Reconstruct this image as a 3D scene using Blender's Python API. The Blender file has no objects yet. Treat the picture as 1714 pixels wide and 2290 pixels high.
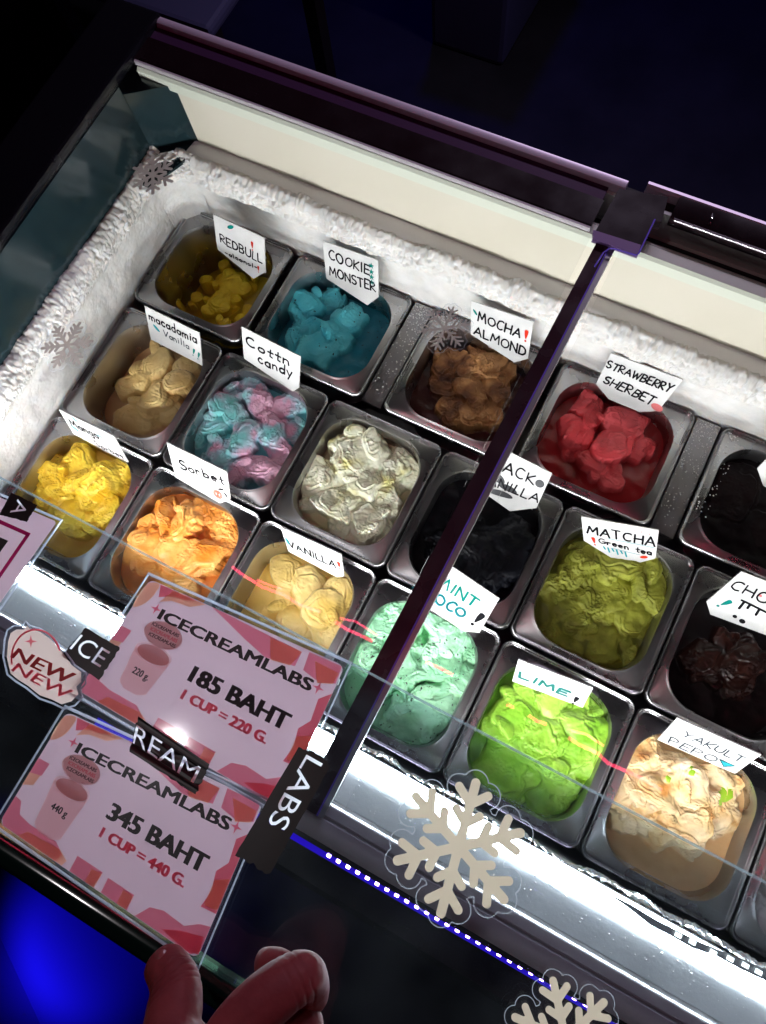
import bpy, bmesh, math, random
import numpy as np
from mathutils import Vector, Matrix
random.seed(7)
S = bpy.context.scene
COL = S.collection

# ------------------------------------------------------------------ camera
# pose solved from the pan rims (plane z = 0, metres); photo 1714 x 2290 px
RC = np.array([[0.8855, 0.4575, -0.0819], [0.4231, -0.8664, -0.2652], [-0.1923, 0.2002, -0.9607]])
RC[0] /= np.linalg.norm(RC[0]); RC[1] -= RC[0] * (RC[0] @ RC[1]); RC[1] /= np.linalg.norm(RC[1])
RC[2] = np.cross(RC[0], RC[1])
CC = np.array([0.6276, -0.1098, 0.8473]); FPX = 1592.54
cam = bpy.data.cameras.new('camera'); cam_o = bpy.data.objects.new('camera', cam); COL.objects.link(cam_o)
cam.sensor_fit = 'VERTICAL'; cam.sensor_height = 24.0; cam.lens = FPX / 2290 * 24.0
cam.clip_start = 0.01; cam.clip_end = 200
m3 = Matrix(((RC[0][0], -RC[1][0], -RC[2][0]), (RC[0][1], -RC[1][1], -RC[2][1]), (RC[0][2], -RC[1][2], -RC[2][2])))
cam_o.matrix_world = Matrix.Translation(Vector(CC)) @ m3.to_4x4()
S.camera = cam_o

def ray(u, v):
    d = RC.T @ np.array([(u - 857) / FPX, (v - 1145) / FPX, 1.0]); return d / np.linalg.norm(d)
def onz(u, v, z=0.0):
    d = ray(u, v); return CC + d * ((z - CC[2]) / d[2])
CROP = dict(a=(0, 400), b=(500, 500), c=(1014, 600), d=(0, 1000), e=(500, 1100), f=(1014, 1200), g=(0, 1590), h=(500, 1590), i=(1014, 1700))
def px(cr, x, y, s=2.3657):
    ox, oy = CROP[cr] if isinstance(cr, str) else cr
    return (ox + x / s, oy + y / s)
def pz(cr, x, y, z, s=2.3657): return onz(*px(cr, x, y, s), z)

# ------------------------------------------------------------------ world, lamps, exposure
W = bpy.data.worlds.new('World'); S.world = W; W.use_nodes = True
W.node_tree.nodes['Background'].inputs[0].default_value = (0.25, 0.12, 0.5, 1)
W.node_tree.nodes['Background'].inputs[1].default_value = 0.004
S.view_settings.view_transform = 'Standard'; S.view_settings.look = 'None'
S.view_settings.exposure = 0; S.view_settings.gamma = 1
def lamp(name, kind, loc, target, energy, col, size=.1, size_y=None, spot=None, blend=.5):
    l = bpy.data.lights.new(name, kind); l.energy = energy; l.color = col
    if kind == 'AREA':
        l.size = size
        if size_y: l.shape = 'RECTANGLE'; l.size_y = size_y
    else: l.shadow_soft_size = size
    if spot: l.spot_size = math.radians(spot); l.spot_blend = blend
    o = bpy.data.objects.new(name, l); COL.objects.link(o); o.location = loc
    o.rotation_euler = (Vector(target) - Vector(loc)).to_track_quat('-Z', 'Y').to_euler()
    return o
LED_POWER = 106.0
lamp('ceiling_spot', 'SPOT', (-.12, -.62, 2.5), (.5, -.22, .47), 17, (1, .93, .95), .03, spot=34, blend=.8)
lamp('violet_wash', 'AREA', (.55, 1.5, .78), (.5, .45, .2), 11, (.88, .74, 1), .9, .06)
lamp('blue_back_lamp', 'SPOT', (-.5, 2.4, 1.6), (-.1, 1.9, -.7), 60, (.012, .0, 1), .1, spot=50)
lamp('blue_floor_lamp', 'SPOT', (.30, -.66, -.35), (.08, -1.02, -.9), 240, (.008, .006, 1), .05, spot=60, blend=.6)
lamp('red_fill', 'AREA', (1.5, -1.2, 1.6), (.6, -.2, .5), .5, (1, .16, .22), .5)

# ------------------------------------------------------------------ helpers
WL = {}
def srgb(r, g=None, b=None):
    if g is None: r, g, b = r
    f = lambda c: (c / 255 / 12.92) if c / 255 <= .04045 else ((c / 255 + .055) / 1.055) ** 2.4
    return (f(r), f(g), f(b))
def tag(o, label=None, cat=None, group=None, kind=None):
    if label: o['label'] = label
    if cat: o['category'] = cat
    if group: o['group'] = group
    if kind: o['kind'] = kind
    return o
def empty(name, loc, label=None, cat=None, group=None):
    o = bpy.data.objects.new(name, None); COL.objects.link(o); o.empty_display_size = .02
    o.location = loc; WL[o] = np.array(loc, float)
    return tag(o, label, cat, group)
def M(name, verts, faces, m=None, parent=None, smooth=False, sharp=None):
    v = np.array(verts, float).reshape(-1, 3)
    me = bpy.data.meshes.new(name)
    if parent is not None: L = WL[parent]
    else: L = np.array([(v[:, 0].min() + v[:, 0].max()) / 2, (v[:, 1].min() + v[:, 1].max()) / 2, v[:, 2].min()])
    me.from_pydata((v - L).tolist(), [], [tuple(int(i) for i in f) for f in faces])
    if smooth: me.shade_smooth()
    if sharp: me.set_sharp_from_angle(angle=math.radians(sharp))
    if m: me.materials.append(m)
    me.update()
    o = bpy.data.objects.new(name, me); COL.objects.link(o); WL[o] = L
    if parent is not None: o.parent = parent
    else: o.location = L
    return o
class B:
    """collects verts and faces"""
    def __init__(s): s.v = []; s.f = []
    def add(s, v, f):
        n = len(s.v); s.v += [tuple(p) for p in v]; s.f += [tuple(i + n for i in q) for q in f]; return s
    def box(s, x0, x1, y0, y1, z0, z1, bev=0):
        bm = bmesh.new(); bmesh.ops.create_cube(bm, size=1)
        for p in bm.verts: p.co = Vector((x0 + (p.co.x + .5) * (x1 - x0), y0 + (p.co.y + .5) * (y1 - y0), z0 + (p.co.z + .5) * (z1 - z0)))
        if bev: bmesh.ops.bevel(bm, geom=bm.edges[:], offset=bev, segments=2, profile=.6, affect='EDGES')
        bm.verts.index_update()
        s.add([p.co[:] for p in bm.verts], [[p.index for p in f.verts] for f in bm.faces]); bm.free(); return s
    def prism(s, poly, dz):
        """poly: list of 3D points, extruded by vector dz"""
        n = len(poly); P = [np.array(p, float) for p in poly]; Q = [p + np.array(dz) for p in P]
        return s.add(P + Q, [list(range(n))[::-1], list(range(n, 2 * n))] + [[i, (i + 1) % n, (i + 1) % n + n, i + n] for i in range(n)])
    def tube(s, pts, r, n=8, closed=False):
        P = [Vector(p) for p in pts]; k = len(P); rr = r if isinstance(r, (list, tuple)) else [r] * k
        vs = []
        for i, p in enumerate(P):
            a = P[(i - 1) % k] if (closed or i > 0) else p; b = P[(i + 1) % k] if (closed or i < k - 1) else p
            t = (b - a).normalized(); up = Vector((0, 0, 1)) if abs(t.z) < .95 else Vector((1, 0, 0))
            e = t.cross(up).normalized(); g = e.cross(t)
            for j in range(n):
                w = 2 * math.pi * j / n; vs.append(p + (e * math.cos(w) + g * math.sin(w)) * rr[i])
        fs = []
        for i in range(k if closed else k - 1):
            for j in range(n):
                a = i * n + j; b = i * n + (j + 1) % n; c = ((i + 1) % k) * n + (j + 1) % n; d = ((i + 1) % k) * n + j
                fs.append((a, b, c, d))
        if not closed: fs += [tuple(range(n))[::-1], tuple(range((k - 1) * n, k * n))]
        return s.add(vs, fs)
    def o(s, name, m, parent=None, smooth=False, sharp=None): return M(name, s.v, s.f, m, parent, smooth, sharp)
def profile(name, yz, x0, x1, m, parent, sharp=35, smooth=True):
    n = len(yz); v = [(x0, y, z) for y, z in yz] + [(x1, y, z) for y, z in yz]
    f = [[i, (i + 1) % n, (i + 1) % n + n, i + n] for i in range(n)] + [list(range(n))[::-1], list(range(n, 2 * n))]
    return M(name, v, f, m, parent, smooth, sharp)

# ---- materials
def mat(name, col, rough=.5, metal=0., spec=.5, sss=0., bump=None, var=None, trans=None, coat=0., rvar=None):
    m = bpy.data.materials.new(name); m.use_nodes = True; nt = m.node_tree; N = nt.nodes; L = nt.links
    p = N['Principled BSDF']
    p.inputs['Base Color'].default_value = (*col, 1); p.inputs['Roughness'].default_value = rough
    p.inputs['Metallic'].default_value = metal; p.inputs['Specular IOR Level'].default_value = spec
    p.inputs['Coat Weight'].default_value = coat
    if sss:
        p.inputs['Subsurface Weight'].default_value = sss; p.inputs['Subsurface Scale'].default_value = .002
        p.inputs['Subsurface Radius'].default_value = (1, .7, .5)
    tc = N.new('ShaderNodeTexCoord')
    if bump:
        sc, st, *dist = bump
        n = N.new('ShaderNodeTexNoise'); n.inputs['Scale'].default_value = sc; n.inputs['Detail'].default_value = 5
        b = N.new('ShaderNodeBump'); b.inputs['Strength'].default_value = st; b.inputs['Distance'].default_value = dist[0] if dist else .001
        L.new(tc.outputs['Object'], n.inputs['Vector']); L.new(n.outputs['Fac'], b.inputs['Height']); L.new(b.outputs['Normal'], p.inputs['Normal'])
    if var:
        sc, cols = var
        n = N.new('ShaderNodeTexNoise'); n.inputs['Scale'].default_value = sc; n.inputs['Detail'].default_value = 4
        r = N.new('ShaderNodeValToRGB'); e = r.color_ramp.elements
        while len(e) < len(cols): e.new(.5)
        for k, (pos, c) in enumerate(cols): e[k].position = pos; e[k].color = (*c, 1)
        L.new(tc.outputs['Object'], n.inputs['Vector']); L.new(n.outputs['Fac'], r.inputs['Fac']); L.new(r.outputs['Color'], p.inputs['Base Color'])
    if rvar:
        sc, lo, hi = rvar
        n = N.new('ShaderNodeTexNoise'); n.inputs['Scale'].default_value = sc; n.inputs['Detail'].default_value = 6
        r = N.new('ShaderNodeMapRange'); r.inputs['To Min'].default_value = lo; r.inputs['To Max'].default_value = hi
        r.inputs['From Min'].default_value = .3; r.inputs['From Max'].default_value = .7
        L.new(tc.outputs['Object'], n.inputs['Vector']); L.new(n.outputs['Fac'], r.inputs['Value']); L.new(r.outputs['Result'], p.inputs['Roughness'])
    if trans is not None:
        out = N['Material Output']; t = N.new('ShaderNodeBsdfTranslucent'); t.inputs[0].default_value = (*col, 1)
        x = N.new('ShaderNodeMixShader'); x.inputs[0].default_value = trans
        L.new(p.outputs[0], x.inputs[1]); L.new(t.outputs[0], x.inputs[2]); L.new(x.outputs[0], out.inputs[0])
    return m
def emit(name, col, strength):
    m = bpy.data.materials.new(name); m.use_nodes = True; nt = m.node_tree; nt.nodes.remove(nt.nodes['Principled BSDF'])
    e = nt.nodes.new('ShaderNodeEmission'); e.inputs[0].default_value = (*col, 1); e.inputs[1].default_value = strength
    nt.links.new(e.outputs[0], nt.nodes['Material Output'].inputs[0]); return m
def glass(name, tint=(1, 1, 1), ior=1.5, rough=.0, haze=0., hazecol=(.8, .85, .9), smudge=0.):
    """thin sheet glass: see-through with mirror reflection by angle and a little dust haze"""
    m = bpy.data.materials.new(name); m.use_nodes = True; nt = m.node_tree; N = nt.nodes; L = nt.links
    N.remove(N['Principled BSDF']); out = N['Material Output']
    t = N.new('ShaderNodeBsdfTransparent'); t.inputs[0].default_value = (*tint, 1)
    g = N.new('ShaderNodeBsdfGlossy'); g.inputs['Roughness'].default_value = rough
    f = N.new('ShaderNodeFresnel'); ge = N.new('ShaderNodeNewGeometry'); mr = N.new('ShaderNodeMapRange')
    mr.inputs['To Min'].default_value = ior; mr.inputs['To Max'].default_value = 1 / ior; L.new(ge.outputs['Backfacing'], mr.inputs['Value']); L.new(mr.outputs[0], f.inputs['IOR'])
    x = N.new('ShaderNodeMixShader'); L.new(f.outputs[0], x.inputs[0]); L.new(t.outputs[0], x.inputs[1]); L.new(g.outputs[0], x.inputs[2])
    last = x
    if haze:
        d = N.new('ShaderNodeBsdfDiffuse'); d.inputs[0].default_value = (*hazecol, 1)
        tl = N.new('ShaderNodeBsdfTranslucent'); tl.inputs[0].default_value = (*hazecol, 1)
        a = N.new('ShaderNodeAddShader'); L.new(d.outputs[0], a.inputs[0]); L.new(tl.outputs[0], a.inputs[1])
        y = N.new('ShaderNodeMixShader'); y.inputs[0].default_value = haze
        if smudge:
            tc = N.new('ShaderNodeTexCoord'); n = N.new('ShaderNodeTexNoise'); n.inputs['Scale'].default_value = smudge; n.inputs['Detail'].default_value = 6
            r = N.new('ShaderNodeMapRange'); r.inputs['From Min'].default_value = .4; r.inputs['From Max'].default_value = .75
            r.inputs['To Min'].default_value = haze * .4; r.inputs['To Max'].default_value = haze * 2
            L.new(tc.outputs['Object'], n.inputs['Vector']); L.new(n.outputs['Fac'], r.inputs['Value']); L.new(r.outputs[0], y.inputs[0])
        L.new(x.outputs[0], y.inputs[1]); L.new(a.outputs[0], y.inputs[2]); last = y
    L.new(last.outputs[0], out.inputs[0]); return m

STEEL = mat('brushed_steel', (.40, .395, .40), .3, 1., bump=(700, .05, .0003), rvar=(18, .22, .38))
STEEL_D = mat('dull_steel', (.26, .25, .26), .42, 1., bump=(400, .2, .0005), rvar=(30, .3, .5))
FROST = mat('frost', (.6, .59, .57), .85, 0, .2, sss=.4, bump=(900, .25, .0008), var=(40, [(.3, (.50, .49, .47)), (.7, (.63, .62, .60))]))
WHITE = mat('white_panel', (.5, .475, .39), .4, 0, .3, bump=(60, .05, .0006), var=(9, [(.3, (.49, .46, .375)), (.7, (.53, .50, .42))]))
TRIM = mat('pale_trim', (.50, .53, .45), .4)
RECESS = mat('recess_grey', (.45, .46, .44), .5)
DARK = mat('dark_plastic', (.012, .009, .012), .28, 0, .5, bump=(300, .05, .0004))
TEAL = mat('teal_black_plastic', (.010, .022, .026), .12, 0, .6, rvar=(14, .08, .22))
FRAMEB = mat('frame_black', (.010, .004, .006), .22, 0, .5, rvar=(20, .18, .3))
FRAMEG = mat('frame_grey', (.48, .46, .49), .38, 0, .5, bump=(500, .06, .0004), rvar=(20, .3, .5))
LILAC = mat('satin_rail', (.55, .47, .58), .4, .2)
SEAL = mat('black_seal', (.006, .006, .006), .6)
BODY = mat('black_body', (.006, .006, .009), .18, 0, .5, rvar=(8, .12, .35))
WTAG = mat('white_plastic_tag', (.60, .60, .585), .55, 0, .2, bump=(120, .04, .0005), var=(40, [(.35, (.55, .55, .54)), (.6, (.62, .62, .605))]))
INKB = mat('black_marker', (.006, .006, .008), .8, 0, .08)
INKG = mat('teal_marker', (.0, .17, .14), .8, 0, .08); INKR = mat('red_marker', (.55, .03, .012), .8, 0, .08)
INKC = mat('cyan_marker', (.02, .26, .29), .8, 0, .08); INKF = mat('faded_marker', (.04, .05, .06), .8, 0, .08)
INKP = mat('pink_marker', (.6, .16, .16), .8, 0, .08); INKO = mat('orange_marker', (.65, .08, .006), .8, 0, .08)
LIDGLASS = glass('lid_glass', (.985, .99, .988), 1.38)
SHELFGLASS = glass('shelf_glass', (.82, .89, .93), 1.5, 0, .0016, (.75, .85, .95), 25)
ACRYL = glass('acrylic', (.97, .975, .98), 1.45, .07, .004)

# ---- noise
_rng = np.random.RandomState(3); _T = _rng.rand(256, 256)
def vn(x, y, s=0):
    xi = np.floor(x).astype(int); yi = np.floor(y).astype(int); fx = x - xi; fy = y - yi
    fx = fx * fx * fx * (fx * (fx * 6 - 15) + 10); fy = fy * fy * fy * (fy * (fy * 6 - 15) + 10)
    g = lambda a, b: _T[(xi + a + s * 17) % 256, (yi + b + s * 31) % 256]
    return (g(0, 0) * (1 - fx) + g(1, 0) * fx) * (1 - fy) + (g(0, 1) * (1 - fx) + g(1, 1) * fx) * fy - .5
def fbm(x, y, s=0, o=4, gain=.5):
    r = 0; a = 1.
    for k in range(o): r = r + a * vn(x * 2 ** k + 13.7 * k, y * 2 ** k + 7.1 * k, s + k); a *= gain
    return r
def worley(x, y, s=0):
    xi = np.floor(x).astype(int); yi = np.floor(y).astype(int); d = np.full(x.shape, 9.)
    for a in (-1, 0, 1):
        for b in (-1, 0, 1):
            jx = _T[(xi + a + s * 11) % 256, (yi + b + 5 * s) % 256]; jy = _T[(xi + a + 91 + s) % 256, (yi + b + 37 + s) % 256]
            d = np.minimum(d, (xi + a + jx - x) ** 2 + (yi + b + jy - y) ** 2)
    return np.sqrt(d)
def grid_faces(nu, nv, mask=None):
    i = np.arange(nu * nv).reshape(nu, nv)
    q = np.stack([i[:-1, :-1], i[1:, :-1], i[1:, 1:], i[:-1, 1:]], -1).reshape(-1, 4)
    return q
def MG(name, V, Q, m, parent=None, smooth=True):
    """fast mesh from numpy arrays, unused verts removed"""
    used = np.unique(Q); re = np.full(len(V), -1); re[used] = np.arange(len(used)); V = V[used]; Q = re[Q]
    L = WL[parent] if parent is not None else np.array([(V[:, 0].min() + V[:, 0].max()) / 2, (V[:, 1].min() + V[:, 1].max()) / 2, V[:, 2].min()])
    me = bpy.data.meshes.new(name); me.vertices.add(len(V)); me.vertices.foreach_set('co', (V - L).astype(np.float32).ravel())
    me.loops.add(Q.size); me.loops.foreach_set('vertex_index', Q.astype(np.int32).ravel())
    me.polygons.add(len(Q)); me.polygons.foreach_set('loop_start', np.arange(0, Q.size, 4, dtype=np.int32))
    me.update(calc_edges=True); me.validate()
    if smooth: me.shade_smooth()
    me.materials.append(m)
    o = bpy.data.objects.new(name, me); COL.objects.link(o); WL[o] = L
    if parent is not None: o.parent = parent
    else: o.location = L
    return o

# ================================================================== SETTING
X0, X1 = -.022, 1.30          # freezer interior extents along x
FLOOR = mat('floor_tiles', (.014, .014, .018), .6, 0, .05, bump=(30, .1, .002), var=(6, [(.3, (.011, .011, .015)), (.7, (.019, .019, .025))]))
fl = B().box(-4, 4, -3.5, 4.5, -.95, -.9).o('floor', FLOOR); fl['kind'] = 'structure'

# ================================================================== FREEZER
fz = empty('display_freezer', (.6, .08, -.9), 'black ice cream display freezer with frosted well and white inner back panel', 'freezer')
# well walls (behind the frost), floor of the well and support deck below the pan rims
FW = mat('well_liner', (.6, .61, .62), .4)
B().box(X0 - .009, X0 - .003, -.19, .37, -.14, .0965).o('well_side_wall', FW, fz)
B().box(X0, X1, .3635, .37, -.14, .0935).o('well_back_wall', FW, fz)
B().box(X0, X1, -.196, -.186, -.14, .084).o('well_front_wall', STEEL_D, fz)
B().box(X0, X1, -.196, .37, -.16, -.141).o('well_floor', STEEL_D, fz)
# back: ledge, white panel, trim, recess, rear rail
profile('back_ledge', [(.360, .094), (.362, .1025), (.366, .104), (.386, .101), (.386, .09)], .025, X1, mat('ledge_white', (.66, .65, .66), .3), fz)
B().box(.03, X1, .386, .392, .1005, .1875).o('back_panel', WHITE, fz)
profile('back_trim', [(.3825, .1815), (.382, .1955), (.385, .1985), (.398, .1975), (.398, .1876), (.3855, .1876), (.3855, .1815)], X0 + .004, X1, TRIM, fz)
profile('back_recess', [(.398, .165), (.4, .1975), (.3985, .1975), (.3985, .16), (.44, .16), (.44, .2), (.436, .2), (.436, .165)], X0, X1, RECESS, fz)
B().tube([(X0, .428, .1665), (X1, .428, .1665)], .0022, 6).o('seal_strip', SEAL, fz)
# dark side collar, chamfered corner, side frame
B().box(X0 - .01, X0, -.25, .35, .097, .1985).o('side_collar', TEAL, fz)
B().prism([(X0 - .01, .3505, .097), (X0, .3505, .097), (.0285, .3865, .097), (.0285, .395, .097), (X0 - .01, .395, .097)], (0, 0, .0905)).o('corner_collar', TEAL, fz)
B().prism([(X0 - .002, .30, .0965), (.005, .30, .0965), (.03, .358, .0965), (.03, .386, .0965), (X0 - .002, .386, .0965)], (0, 0, .004)).o('corner_ledge', TEAL, fz)
B().box(X0 - .0005, X0 + .004, -.2, .33, .088, .0955, .002).o('side_ledge', TEAL, fz)
B().box(X0 - .075, X0 - .0005, -.262, .455, .199, .212, .004).o('side_frame', BODY, fz)
# front: steel ledge, inner collar, front rail, body, bumper
profile('front_ledge', [(-.2036, .1030), (-.238, .0975), (-.238, .092), (-.2036, .090)], X0, X1, mat('ledge_steel', (.5, .51, .52), .5, .45, bump=(260, .25, .0008), rvar=(40, .4, .62)), fz)
B().box(X0, X1, -.243, -.2382, .086, .196).o('front_collar', STEEL_D, fz)
profile('front_rail', [(-.2245, .1965), (-.2245, .2045), (-.2255, .2055), (-.2335, .2055), (-.2345, .203), (-.236, .203), (-.237, .2055), (-.25, .2055), (-.255, .202), (-.257, .19), (-.25, .186), (-.243, .1965)], X0, X1, FRAMEG, fz)
B().box(X0 - .075, X1, -.262, -.2572, -.9, .19).o('front_body', BODY, fz)
profile('front_bumper', [(-.2625, -.03), (-.35, -.032), (-.358, -.04), (-.358, -.12), (-.2625, -.13)], X0 - .075, X1, BODY, fz)
B().box(X0 - .075, X0 - .0105, -.256, .455, -.9, .198).o('side_body', BODY, fz)
B().box(X0 - .0, X1, .4405, .455, -.9, .196).o('back_body', BODY, fz)

# ---- frost on the well walls
def frost_wall(path, x0, x1, along, seed, rim, name, thick=.006, sgn=1):
    """path: polyline (a, z) outward coordinate and height, extruded along x or y, displaced by bumpy frost"""
    P = np.array(path); seg = np.r_[0, np.cumsum(np.linalg.norm(np.diff(P, axis=0), axis=1))]
    nv = int(seg[-1] / .0011); nu = int((x1 - x0) / .0012)
    t = np.linspace(0, seg[-1], nv); a = np.interp(t, seg, P[:, 0]); z = np.interp(t, seg, P[:, 1])
    na = sgn * np.gradient(z); nz = -sgn * np.gradient(a); ln = np.hypot(na, nz); na /= ln; nz /= ln
    k = 9; ker = np.ones(k) / k; na = np.convolve(np.pad(na, k // 2, 'edge'), ker, 'valid'); nz = np.convolve(np.pad(nz, k // 2, 'edge'), ker, 'valid')
    u = np.linspace(x0, x1, nu); U, T = np.meshgrid(u, t, indexing='ij')
    h = np.clip((T / seg[-1] - rim) / .16, 0, 1); h = h * h * (3 - 2 * h); h = h * (.75 + .8 * (fbm(U * 40, T * 40, seed + 9, 2) + .2))
    wob = fbm(U * 120, T * 120, seed + 2, 2) * .5
    dome = lambda d, k_: np.sqrt(np.clip(1 - (d / k_) ** 2, 0, 1))
    bumps = dome(worley(U * 170 + wob, T * 170 + wob, seed), .75) * .0036 + dome(worley(U * 300 + wob, T * 300, seed + 1), .7) * .0020 + dome(worley(U * 520, T * 520, seed + 2), .7) * .0009
    soft = fbm(U * 30, T * 30, seed, 3) * .0030 + fbm(U * 300, T * 300, seed + 3, 3) * .0005
    d = soft + bumps * h + thick * .5 * h
    fade = np.clip(T / .02, 0, 1); d = d * (.25 + .75 * fade)
    A = a[None, :] + na[None, :] * d; Z = z[None, :] + nz[None, :] * d
    V = np.stack([U, A, Z], -1) if along == 'x' else np.stack([A, U, Z], -1)
    Q = grid_faces(nu, nv)
    return MG(name, V.reshape(-1, 3), Q, FROST)
# left wall: outward coordinate is x, path climbs from pan rim to collar
f1 = frost_wall([(-.006, -.015), (-.006, .02), (-.010, .07), (-.013, .092), (-.0185, .100), (-.022, .0975)], -.19, .352, 'y', 1, .62, 'frost')
tag(f1, 'fluffy white frost crust on the side wall of the well', 'frost', kind='stuff')
f2 = frost_wall([(.352, -.015), (.3525, .02), (.354, .075), (.357, .094), (.3605, .1), (.363, .0985)], .01, X1, 'x', 4, .60, 'frost', sgn=-1)
# flip offsets outward: mirror displacement toward the room
tag(f2, 'long band of beaded white frost below the white back panel', 'frost', kind='stuff')
# rounded frost fill in the corner
def frost_corner():
    n = 90; k = 110; ang = np.linspace(0, math.pi / 2, n); t = np.linspace(0, 1, k)
    A, T = np.meshgrid(ang, t, indexing='ij')
    r = .040; cx, cy = -.004 + r, .350 - r
    zz = np.interp(T, [0, .12, .75, .9, 1], [-.015, .02, .08, .098, .1015]); off = np.interp(T, [0, .12, .75, .9, 1], [0, 0, .005, .010, .020])
    s = A * .04; h = np.clip((T - .55) / .2, 0, 1)
    d = fbm(s * 60, zz * 60, 4, 4) * .003 + h * (1 - np.clip(worley(s * 200, (zz + off) * 200, 6), 0, 1)) ** 1.3 * .006 + h * .003
    R = r + off - d
    V = np.stack([cx - R * np.cos(A), cy + R * np.sin(A), zz + d * .6 * h], -1).reshape(-1, 3)
    return MG('frost', V, grid_faces(n, k), FROST)
tag(frost_corner(), 'rounded frost filling the corner where side wall meets back wall', 'frost', kind='stuff')

# ---- white light strip at the front of the well
ls = empty('light_strip', (.6, -.195, .085), 'glowing cold white light strip along the frosted front lip', 'light strip')
profile('diffuser', [(-.1872, .0875), (-.1895, .0985), (-.1955, .1045), (-.2033, .1050), (-.2033, .1038), (-.1965, .0855)], X0 + .02, X1, emit('white_led', (.97, .985, 1), LED_POWER), ls)
f3 = frost_wall([(-.1850, .05), (-.1852, .070), (-.1858, .078), (-.1868, .0835)], X0 + .005, X1, 'x', 8, .45, 'frost', .001)
tag(f3, 'thin icy crust along the steel lip beside the light strip', 'frost', kind='stuff')
# loose led tape with bare chips
tp = [pz('i', x, y, .1065) for x, y in [(820, 705), (930, 770), (1060, 860), (1160, 910), (1280, 975), (1400, 1020), (1540, 1085), (1680, 1150)]]
tpw = [.0005, .002, .0035, .0035, .004, .003, .0045, .0045]
vv = []
for p, w in zip(tp, tpw): vv += [(p[0] + .3 * w, p[1] + w, p[2] + .001), (p[0] - .3 * w, p[1] - w, p[2])]
lt = M('loose_tape', vv, [(2 * i, 2 * i + 1, 2 * i + 3, 2 * i + 2) for i in range(len(tp) - 1)], mat('tape_grey', (.12, .12, .13), .4), ls)
CHIP = emit('led_chip', (1, 1, .95), 6)
for x, y in [(1190, 925), (1265, 962), (1375, 1016), (1465, 1050), (1545, 1085), (1615, 1120)]:
    p = pz('i', x, y, .1085); B().box(p[0] - .0028, p[0] + .0028, p[1] - .0017, p[1] + .0017, p[2], p[2] + .001).o('led_chip', CHIP, lt)

# ================================================================== LIDS
Z = .2
lid = empty('sliding_lid', (.27, .08, Z), 'glass sliding lid over the frosted corner, held by wide dark rear frame', 'lid')
B().box(X0, .556, -.224, .389, Z, Z + .004).o('pane', LIDGLASS, lid)
profile('rear_frame', [(.389, Z - .0005), (.389, Z + .0035), (.3905, Z + .005), (.423, Z + .005), (.4235, Z - .0005)], X0 - .004, .552, FRAMEB, lid)
profile('rear_channel', [(.424, Z - .002), (.424, Z + .0025), (.4405, Z + .0035), (.4405, Z - .002)], X0 - .03, .55, mat('channel_violet', (.05, .02, .06), .3), lid)
profile('rear_rail', [(.441, Z - .004), (.441, Z + .004), (.443, Z + .0075), (.447, Z + .009), (.452, Z + .008), (.4555, Z + .003), (.456, Z - .004)], X0 - .035, .566, LILAC, lid)
B().box(X0 + .001, .552, .3865, .3888, Z - .0015, Z + .0042).o('glass_edge', mat('pale_edge', (.45, .42, .45), .3), lid)

rid = empty('sliding_lid', (.85, .08, Z), 'glass sliding lid with stepped dark frame bar reaching down to the grey front rail', 'lid')
B().box(.59, X1, -.224, .424, Z + .0075, Z + .0115).o('pane', LIDGLASS, rid)
def bar(u0, u1, z0, z1):
    return [tuple(onz(*q, z0)[:2]) for q in u0]
k = 1714 / 1656
c4 = lambda x, y: (1300 + x / 4, 350 + y / 4)
zt = Z + .012
def poly(pts, z): return [onz(u, v, z) for u, v in pts]
# long bar: left edge down to the front rail, right edge back up
left = [(1236, 727), (908, 1354), (747, 1648)]
mid_ = [(1274, 727), (954, 1354), (800, 1648)]
right = [(1289, 727), (965, 1354), (817, 1648)]
# straighten the two sides with a least squares line in plan
def fitline(pts):
    P = np.array([onz(u, v, zt)[:2] for u, v in pts]); A = np.c_[P[:, 1], np.ones(len(P))]; s, c0 = np.linalg.lstsq(A, P[:, 0], rcond=None)[0]
    return s, c0
sl, cl = fitline(left); sr, cr_ = fitline(right); sm, cm = fitline(mid_)
ya, yb = onz(*c4(105, 735), zt)[1], -.236
bar_poly = [(sl * ya + cl, ya, zt), (sl * yb + cl, yb, zt), (sm * yb + cm, yb, zt), (sm * ya + cm, ya + .002, zt)]
BARM = mat('bar_plum', (.030, .012, .018), .35, 0, .35, rvar=(25, .2, .4))
B().prism(bar_poly, (0, 0, -.010)).o('divider_bar', BARM, rid)
# pale aluminium edge of the right pane running beside the bar
edge = [(sm * ya + cm + .0002, ya, zt - .0005), (sm * yb + cm + .0002, yb, zt - .0005), (sr * yb + cr_, yb, zt - .0005), (sr * ya + cr_, ya, zt - .0005)]
B().prism(edge, (0, 0, -.0095)).o('edge_strip', mat('aluminium', (.45, .45, .46), .35, .8), rid)
vio = [(sm * ya + cm - .0012, ya, zt + .0004), (sm * yb + cm - .0012, yb, zt + .0004), (sm * yb + cm + .0003, yb, zt + .0004), (sm * ya + cm + .0003, ya, zt + .0004)]
B().prism(vio, (0, 0, -.002)).o('bar_edge_bead', mat('violet_edge', (.16, .10, .55), .2), rid)
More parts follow.
